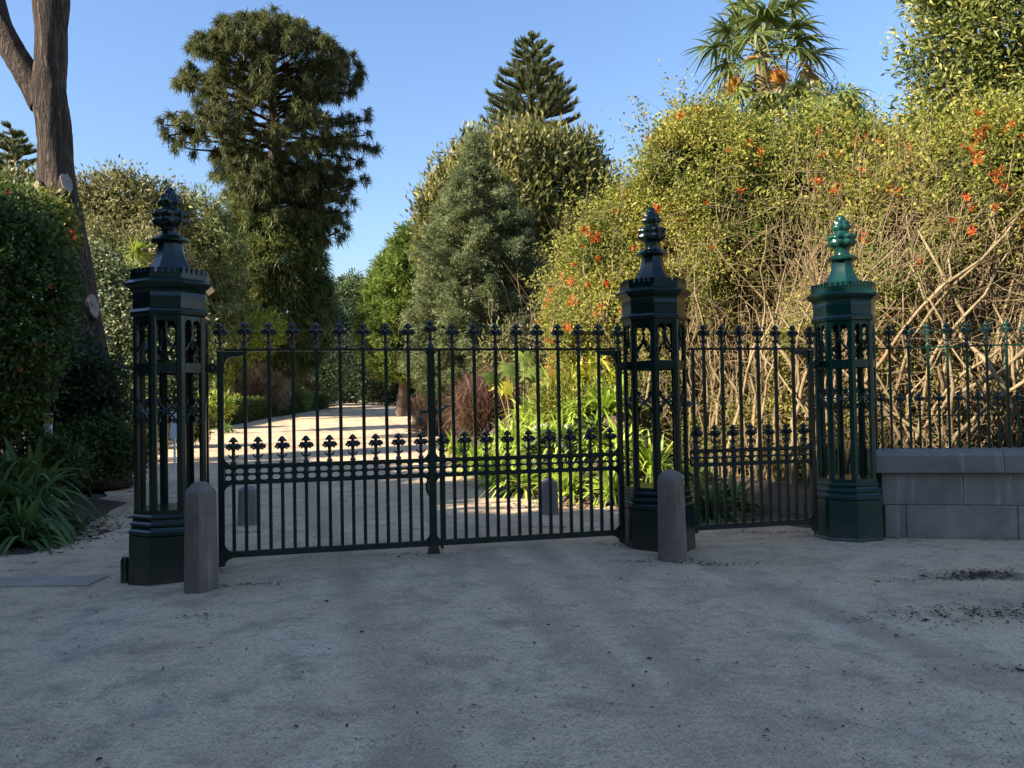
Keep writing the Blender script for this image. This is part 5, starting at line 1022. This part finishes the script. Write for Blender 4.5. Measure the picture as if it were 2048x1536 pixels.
V_ = np.stack([X, Y_, gz(X, Y_) + .12 * D_], -1).reshape(-1, 3); i_ = np.arange(49)[None] + np.arange(49)[:, None] * 50
tag(link('garden_bed', np_mesh('garden_bed', V_, np.stack([i_, i_ + 1, i_ + 51, i_ + 50], -1).reshape(-1, 4), M['soil'], smooth=True)), kind='structure')

# --- left hedge and the dark shrubs round the trunk
def left_hedge():
    rng = RNG(151); Y = 11.5; root = plant('flowering_hedge', 40, Y, 'dark shaded leafy hedge at the left edge with a few red flowers', 'hedge'); fo = Foliage()
    C, R = blobs_px([(25, 465, 72, 76, 0, 1.6), (72, 560, 62, 90, 0, 1.4), (0, 580, 115, 140, 0, 1.5), (48, 675, 76, 105, 0, 1.3), (-20, 740, 105, 130, 0, 1.3), (-120, 560, 140, 200, .2, 1.3), (-60, 430, 110, 70, .3, 1.3), (5, 810, 70, 50, 0, 1.2), (-150, 800, 150, 150, 0, 1.0)], Y)
    p = clumps(fo, C, R, 2500, 22, .10, .085, .042, rng, inner=.8, up=.0, rnd=.8, tint=(.42, .2, .18), lump=.05); q, o = shell(C, R, 2600, rng, .3, .05); m = len(q)
    fo.leaves(q, rng.normal(size=(m, 3)), rng.normal(size=(m, 3)), .16, .12, np.clip(rng.normal(.25, .12, m), 0, 1)); fo.build('foliage', LM['vine_dark'], root); trunk_to(root, C[0], p, .06, rng, 'branch', 22, 'stem')
    fl = Foliage(); k = 18; d = unit(rng.normal(size=(k, 3)) + np.array([0, -.4, .3])); fl.straps(d * .01, d, .055, .018, np.clip(rng.normal(.4, .2, k), 0, 1), .2, 2, rng=rng); fm = fl.mesh('flower', M['red_flower']); b = np.array(root.location)
    for px, py in ((20, 384), (143, 462), (150, 474), (101, 574), (73, 687), (40, 740)): link('flower', fm, root, P(px, py, Y - 1.0) - b, 0, .55)
left_hedge()
bushy('sunlit_hedge_top', 95, 12.6, [(95, 445, 34, 38), (60, 425, 38, 34), (110, 480, 30, 40)], 'left hedge top, its sunlight put into lighter leaves, beside the trunk', 'shrub', 'vine', 330, 20, .10, .085, .042, 153, r0=.03, nl=8)  # lighter leaf colour paints the sunlight on the hedge top
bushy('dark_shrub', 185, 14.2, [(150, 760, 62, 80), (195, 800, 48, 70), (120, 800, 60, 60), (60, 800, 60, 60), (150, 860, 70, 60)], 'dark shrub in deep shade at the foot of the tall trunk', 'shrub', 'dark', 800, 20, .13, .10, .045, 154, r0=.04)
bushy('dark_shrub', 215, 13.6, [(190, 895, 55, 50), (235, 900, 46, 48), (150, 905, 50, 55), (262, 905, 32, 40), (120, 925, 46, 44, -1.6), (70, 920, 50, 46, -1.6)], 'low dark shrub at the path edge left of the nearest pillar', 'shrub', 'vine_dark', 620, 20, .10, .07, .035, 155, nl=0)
bushy('fern_clump', 335, 26, [(385, 850, 30, 26), (345, 845, 32, 30), (300, 850, 40, 34)], 'low green planting seen through the nearest pillar', 'plant', 'hedge', 300, 18, .12, .14, .05, 156, nl=0)

# --- right tall tree, shrub beyond the hedge, far wood
bushy('tall_tree', 1960, 15.5, [(1960, 60, 110, 90), (1890, 110, 72, 60), (2040, 60, 130, 120), (1900, 200, 70, 60), (1980, 220, 90, 80), (1860, 240, 42, 40), (2050, 250, 110, 110), (1985, 330, 90, 70), (1880, -20, 60, 60), (1960, -90, 140, 100), (2100, -60, 140, 140), (2060, 400, 100, 80), (1835, 320, 46, 44), (1885, 300, 60, 60), (1930, 400, 70, 60)],
      'tall loose-leaved tree filling the upper right corner above the hedge', 'tree', 'righttree', 1500, 24, .16, .15, .044, 161, top=(1990, 60), r0=.14, nl=46, bark='branch', inner=.55, rnd=.55, up=.15, droop=.2, tint=(.46, .24, .18))
bushy('round_shrub', 1655, 19, [(1655, 225, 48, 34), (1690, 255, 40, 34)], 'yellow-green rounded bush top right of the palms', 'shrub', 'lime', 260, 18, .14, .14, .03, 162, nl=6, up=.6)
def far_wood():
    rng = RNG(171); fo = Foliage(); C, R = [], []
    for x in np.arange(-110, 111, 7.0):
        y = 125 + rng.uniform(-8, 12); h = rng.uniform(4.5, 6.5); C.append((x, y, gz(x, y) + h * .35)); R.append((6, 5, h * .75))
    for x, y in [(-46 + 4 * i, 78 + 3 * i) for i in range(7)] + [(6 + 5 * i, 48 - 2.2 * i) for i in range(8)]: C.append((x, y, gz(x, y) + 2)); R.append((4.5, 4, 4.5))
    C, R = np.array(C, float), np.array(R, float); clumps(fo, C, R, 5200, 10, .6, .75, .4, rng, tint=(.35, .2, .15)); root = empty('far_wood', (0, 125, 2), 0); ob = fo.mesh('far_wood', LM['far'])
    bpy.data.objects.remove(root); tag(link('far_wood', ob), 'distant mass of dark trees closing the garden behind everything', 'wood', kind='stuff')
far_wood()
def shade_trees():                              # unseen evergreens added left of the forecourt to shade the gates
    rng = RNG(181); a = np.array([-math.sin(SUN_AZ), -math.cos(SUN_AZ)]); n = np.array([-a[1], a[0]]); fo = Foliage(); C, R = [], []
    for u, v, h in [(8.6 - 2.2 * i, -14.5 + .4 * math.sin(i * 2), 14.7 + .5 * math.sin(i * 1.7) + (1.0 if i > 3 else -.65)) for i in range(11)]:
        p = a * v + n * u
        for f in (.12, .32, .52, .70, .86): C.append((p[0], p[1], h * f)); R.append((1.9 - .35 * f, 1.9 - .35 * f, h * .17))
    for u, v, h in SHADE2:
        p = a * v + n * u
        for f in (.14, .4, .64, .82): C.append((p[0], p[1], h * f)); R.append((1.8 - .3 * f, 1.8 - .3 * f, h * .19))
    C, R = np.array(C), np.array(R); clumps(fo, C, R, 20000, 9, .3, .55, .34, rng, inner=.4, tint=(.4, .2, .15))
    tag(link('shade_trees', fo.mesh('shade_trees', LM['dark'])), 'dense tall evergreens added out of view left of the forecourt for shade', 'trees', kind='stuff')
SHADE2 = [(10.9 + 2.0 * i, -14.5 + .4 * math.sin(i * 2.3), [10.7, 11.0, 11.3, 11.5, 11.5, 11.0][i]) for i in range(6)] + [(23.6, -15, 9.0), (26.8, -15, 8.0)]  # row heights shaped by where the shade should end
shade_trees()
def rear_trees():                               # unseen trees added behind the camera to darken reflections in the ironwork
    rng = RNG(183); fo = Foliage(); C, R = [], []
    for x in np.arange(-34, 46, 5.5):
        y = -24 + rng.uniform(-3, 3); h = rng.uniform(8, 12)
        for f in (.25, .55, .8): C.append((x + rng.normal(0, .6), y + rng.normal(0, .6), h * f)); R.append((3.2, 2.6, h * .24))
    C, R = np.array(C), np.array(R); clumps(fo, C, R, 5200, 9, .4, .6, .34, rng, inner=.5, tint=(.45, .2, .15))
    tag(link('reflected_trees', fo.mesh('reflected_trees', LM['far'])), 'line of unseen trees added behind the camera to darken the ironwork', 'trees', kind='stuff')
rear_trees()

# ------------------------------------------------------------------ small things
def board_sign():
    p = G(689, 815); r = empty('board_sign', (p[0], p[1], float(gz(p[0], p[1]))), .1, 'small white standing board sign at the far edge of the drive', 'sign')
    MB().box(-.31, .31, -.02, .02, .28, 1.12, .01).build('panel', M['white'], r)
    for x in (-.29, .29): MB().box(x - .02, x + .02, -.025, .015, 0, .28).build('leg', M['white'], r); MB().tube([(x, .02, 1.05), (x, .42, 0)], .018, 5).build('rear_leg', M['white'], r)
    MB().box(-.10, .10, -.026, -.0205, .66, .86, .002).box(-.2, .2, -.026, -.0205, .50, .54).build('print', M['grey_text'], r)
    q = G(709, 813); MB_ = MB().octa([(0, .26), (.05, .28), (.8, .30), (.84, .31), (.9, .28), (.95, .12)], 16)
    tag(MB_.build('litter_bin', M['steel'], None, True, 40, loc=(q[0], q[1], float(gz(q[0], q[1])))), 'dark litter bin beside the small white board sign', 'bin')
board_sign()
def figure_sign():                            # white cut-out board with a round head
    p = P(349, 870, 18.6); r = empty('cutout_sign', (p[0], p[1], float(gz(p[0], p[1]))), .15, 'white cut-out board with a round top, seen through the nearest pillar', 'sign'); z = float(P(349, 821, 18.6)[2] - r.location[2])
    b = [(-.085, z - .33), (-.10, z - .62), (.13, z - .62), (.105, z - .34), (.04, z - .22), (-.04, z - .22)]
    m = MB(); plate_any(m, b, -.012, .012); m.build('panel', M['white'], r); m = MB(); plate_any(m, [(.095 * math.cos(q), z - .09 + .10 * math.sin(q)) for q in np.linspace(0, 6.283, 21)[:-1]], -.013, .013); m.build('round_top', M['white'], r)
    MB().box(-.02, .02, -.02, .02, -.05, z - .6).box(-.018, .018, -.01, .01, z - .24, z - .16).build('post', M['white'], r)
figure_sign()
def marker():
    p = P(97, 840, 12.6); z0 = float(gz(p[0], p[1])); top = float(P(97, 823, 12.6)[2]) - z0; r = empty('marker_post', (p[0], p[1], z0), .2, 'short white marker post with a yellow band in the dark left bed', 'post')
    w = .045; MB().box(-w, w, -w, w, -.1, top, .008).build('post', M['white'], r); MB().box(-w - .003, w + .003, -w - .003, w + .003, top - .17, top - .045, .004).build('band', M['yellow'], r)
marker()
def litter():
    rng = RNG(191)
    def spread(name, n, region, L, Wd, mat, label, patches=None):
        pts = []
        while len(pts) < n:
            Y = region[2] + (region[3] - region[2]) * rng.random() ** 1.4; X = rng.uniform(region[0], region[1])
            pts.append((X, Y))
        pts = np.array(pts)
        if patches is not None: pts = np.concatenate([pts] + [np.stack([rng.normal(a, sa, m), rng.normal(b, sb, m)], 1) for a, b, sa, sb, m in patches])
        m = len(pts); p = np.concatenate([pts, (gz(pts[:, 0], pts[:, 1]) + .008 + .004 * rng.random(m) + (.12 * np.clip(np.minimum((-5.5 - .22 * (pts[:, 1] - 9.6) - pts[:, 0]) / .8, (pts[:, 1] - 9.45) / .7), 0, 1)))[:, None]], 1); a = rng.uniform(0, 6.283, m); d = np.stack([np.cos(a), np.sin(a), rng.normal(.1, .15, m)], 1); fo = Foliage()
        k = rng.lognormal(0, .45, m); fo.leaves(p, d, np.array([0, 0, 1.0]) + rng.normal(0, .3, (m, 3)), L * k, Wd * k * rng.uniform(.25, 1.1, m), np.clip(rng.normal(.4, .3, m), 0, 1), .1)
        tag(link(name, fo.mesh(name, M[mat])), label, 'litter', kind='stuff')
    g = lambda px, py: G(px, py)[:2]
    pa = [(*g(1965, 1150), .20, .10, 1100), (*g(1930, 1158), .3, .06, 400), (*g(1990, 1225), .4, .12, 700), (*g(1900, 1240), .5, .10, 300), (*g(1440, 1130), .22, .05, 160), (*g(1265, 1124), .12, .03, 80), (*g(500, 1170), .2, .04, 120), (*g(410, 1235), .14, .04, 70), (*g(840, 1110), .25, .04, 120), (*g(1560, 1065), .4, .08, 260), (*g(1240, 1090), .15, .05, 80), (*g(500, 1065), .3, .08, 200), (*g(1100, 1055), .2, .06, 160), (*g(2030, 1340), .1, .05, 60)]
    ring = [(x, y, r_, .05, n_) for cx, cy, R_ in ((PL[0], PL[1], .42), (PM[0], PM[1], .42), (PR[0], PR[1], .42), (*g(403, 1180), .16), (*g(1345, 1120), .17)) for x, y, r_, n_ in [(cx + R_ * math.cos(q), cy + R_ * math.sin(q), .07, 9) for q in np.linspace(0, 6.28, 13)]]
    pa += ring + [(w0[0] + math.cos(WA) * s_, w0[1] + math.sin(WA) * s_ - .06, .12, .03, 14) for s_ in np.arange(0, 3, .2)]
    spread('fallen_leaves', 2600, (-6, 6, 2.4, 12.5), .020, .011, 'litter', 'small dead leaves and twigs scattered over the gravel', pa)
    spread('bark_mulch', 500, (-9, -5.2, 9.5, 16), .06, .025, 'mulch', 'reddish bark mulch along the shaded left path edge', [(*g(220, 920), .5, .5, 500), (*g(60, 1075), .5, .3, 300), (-5.9, 11.0, .35, .6, 900), (*g(1160, 1010), .5, .25, 500), (*g(1560, 1010), .8, .4, 600)])
    n = 16000; Y = 2.4 + 9 * rng.random(n) ** 1.5; X = rng.uniform(-1, 1, n) * (Y * .66 + .3); m = MB(); s = rng.lognormal(-5.75, .42, n); V = []; F = []; T = []
    b = np.array([(1, 0, 0), (0, 1, 0), (-1, 0, 0), (0, -1, 0), (0, 0, .8), (0, 0, -.3)]); f = np.array([(0, 1, 4), (1, 2, 4), (2, 3, 4), (3, 0, 4)])
    a = rng.uniform(0, 6.28, n); c, si = np.cos(a), np.sin(a); q = b[None] * (s[:, None, None] * rng.uniform(.6, 1.3, (n, 1, 3))); x = q[..., 0] * c[:, None] - q[..., 1] * si[:, None]; y = q[..., 0] * si[:, None] + q[..., 1] * c[:, None]
    V = np.stack([x + X[:, None], y + Y[:, None], q[..., 2] + gz(X, Y)[:, None] + .002], -1).reshape(-1, 3); F = (f[None] + 6 * np.arange(n)[:, None, None]).reshape(-1, 3)
    tag(link('pebbles', np_mesh('pebbles', V, F, M['pebble'], np.repeat(np.clip(rng.normal(.4, .3, n), 0, 1), 6))), 'loose small stones on the gravel forecourt', 'pebbles', kind='stuff')
litter()
for o in bpy.data.objects:                    # walls, pillars and fences are things here
    if o.parent is None and 'category' in o and 'kind' not in o: o['kind'] = 'thing'
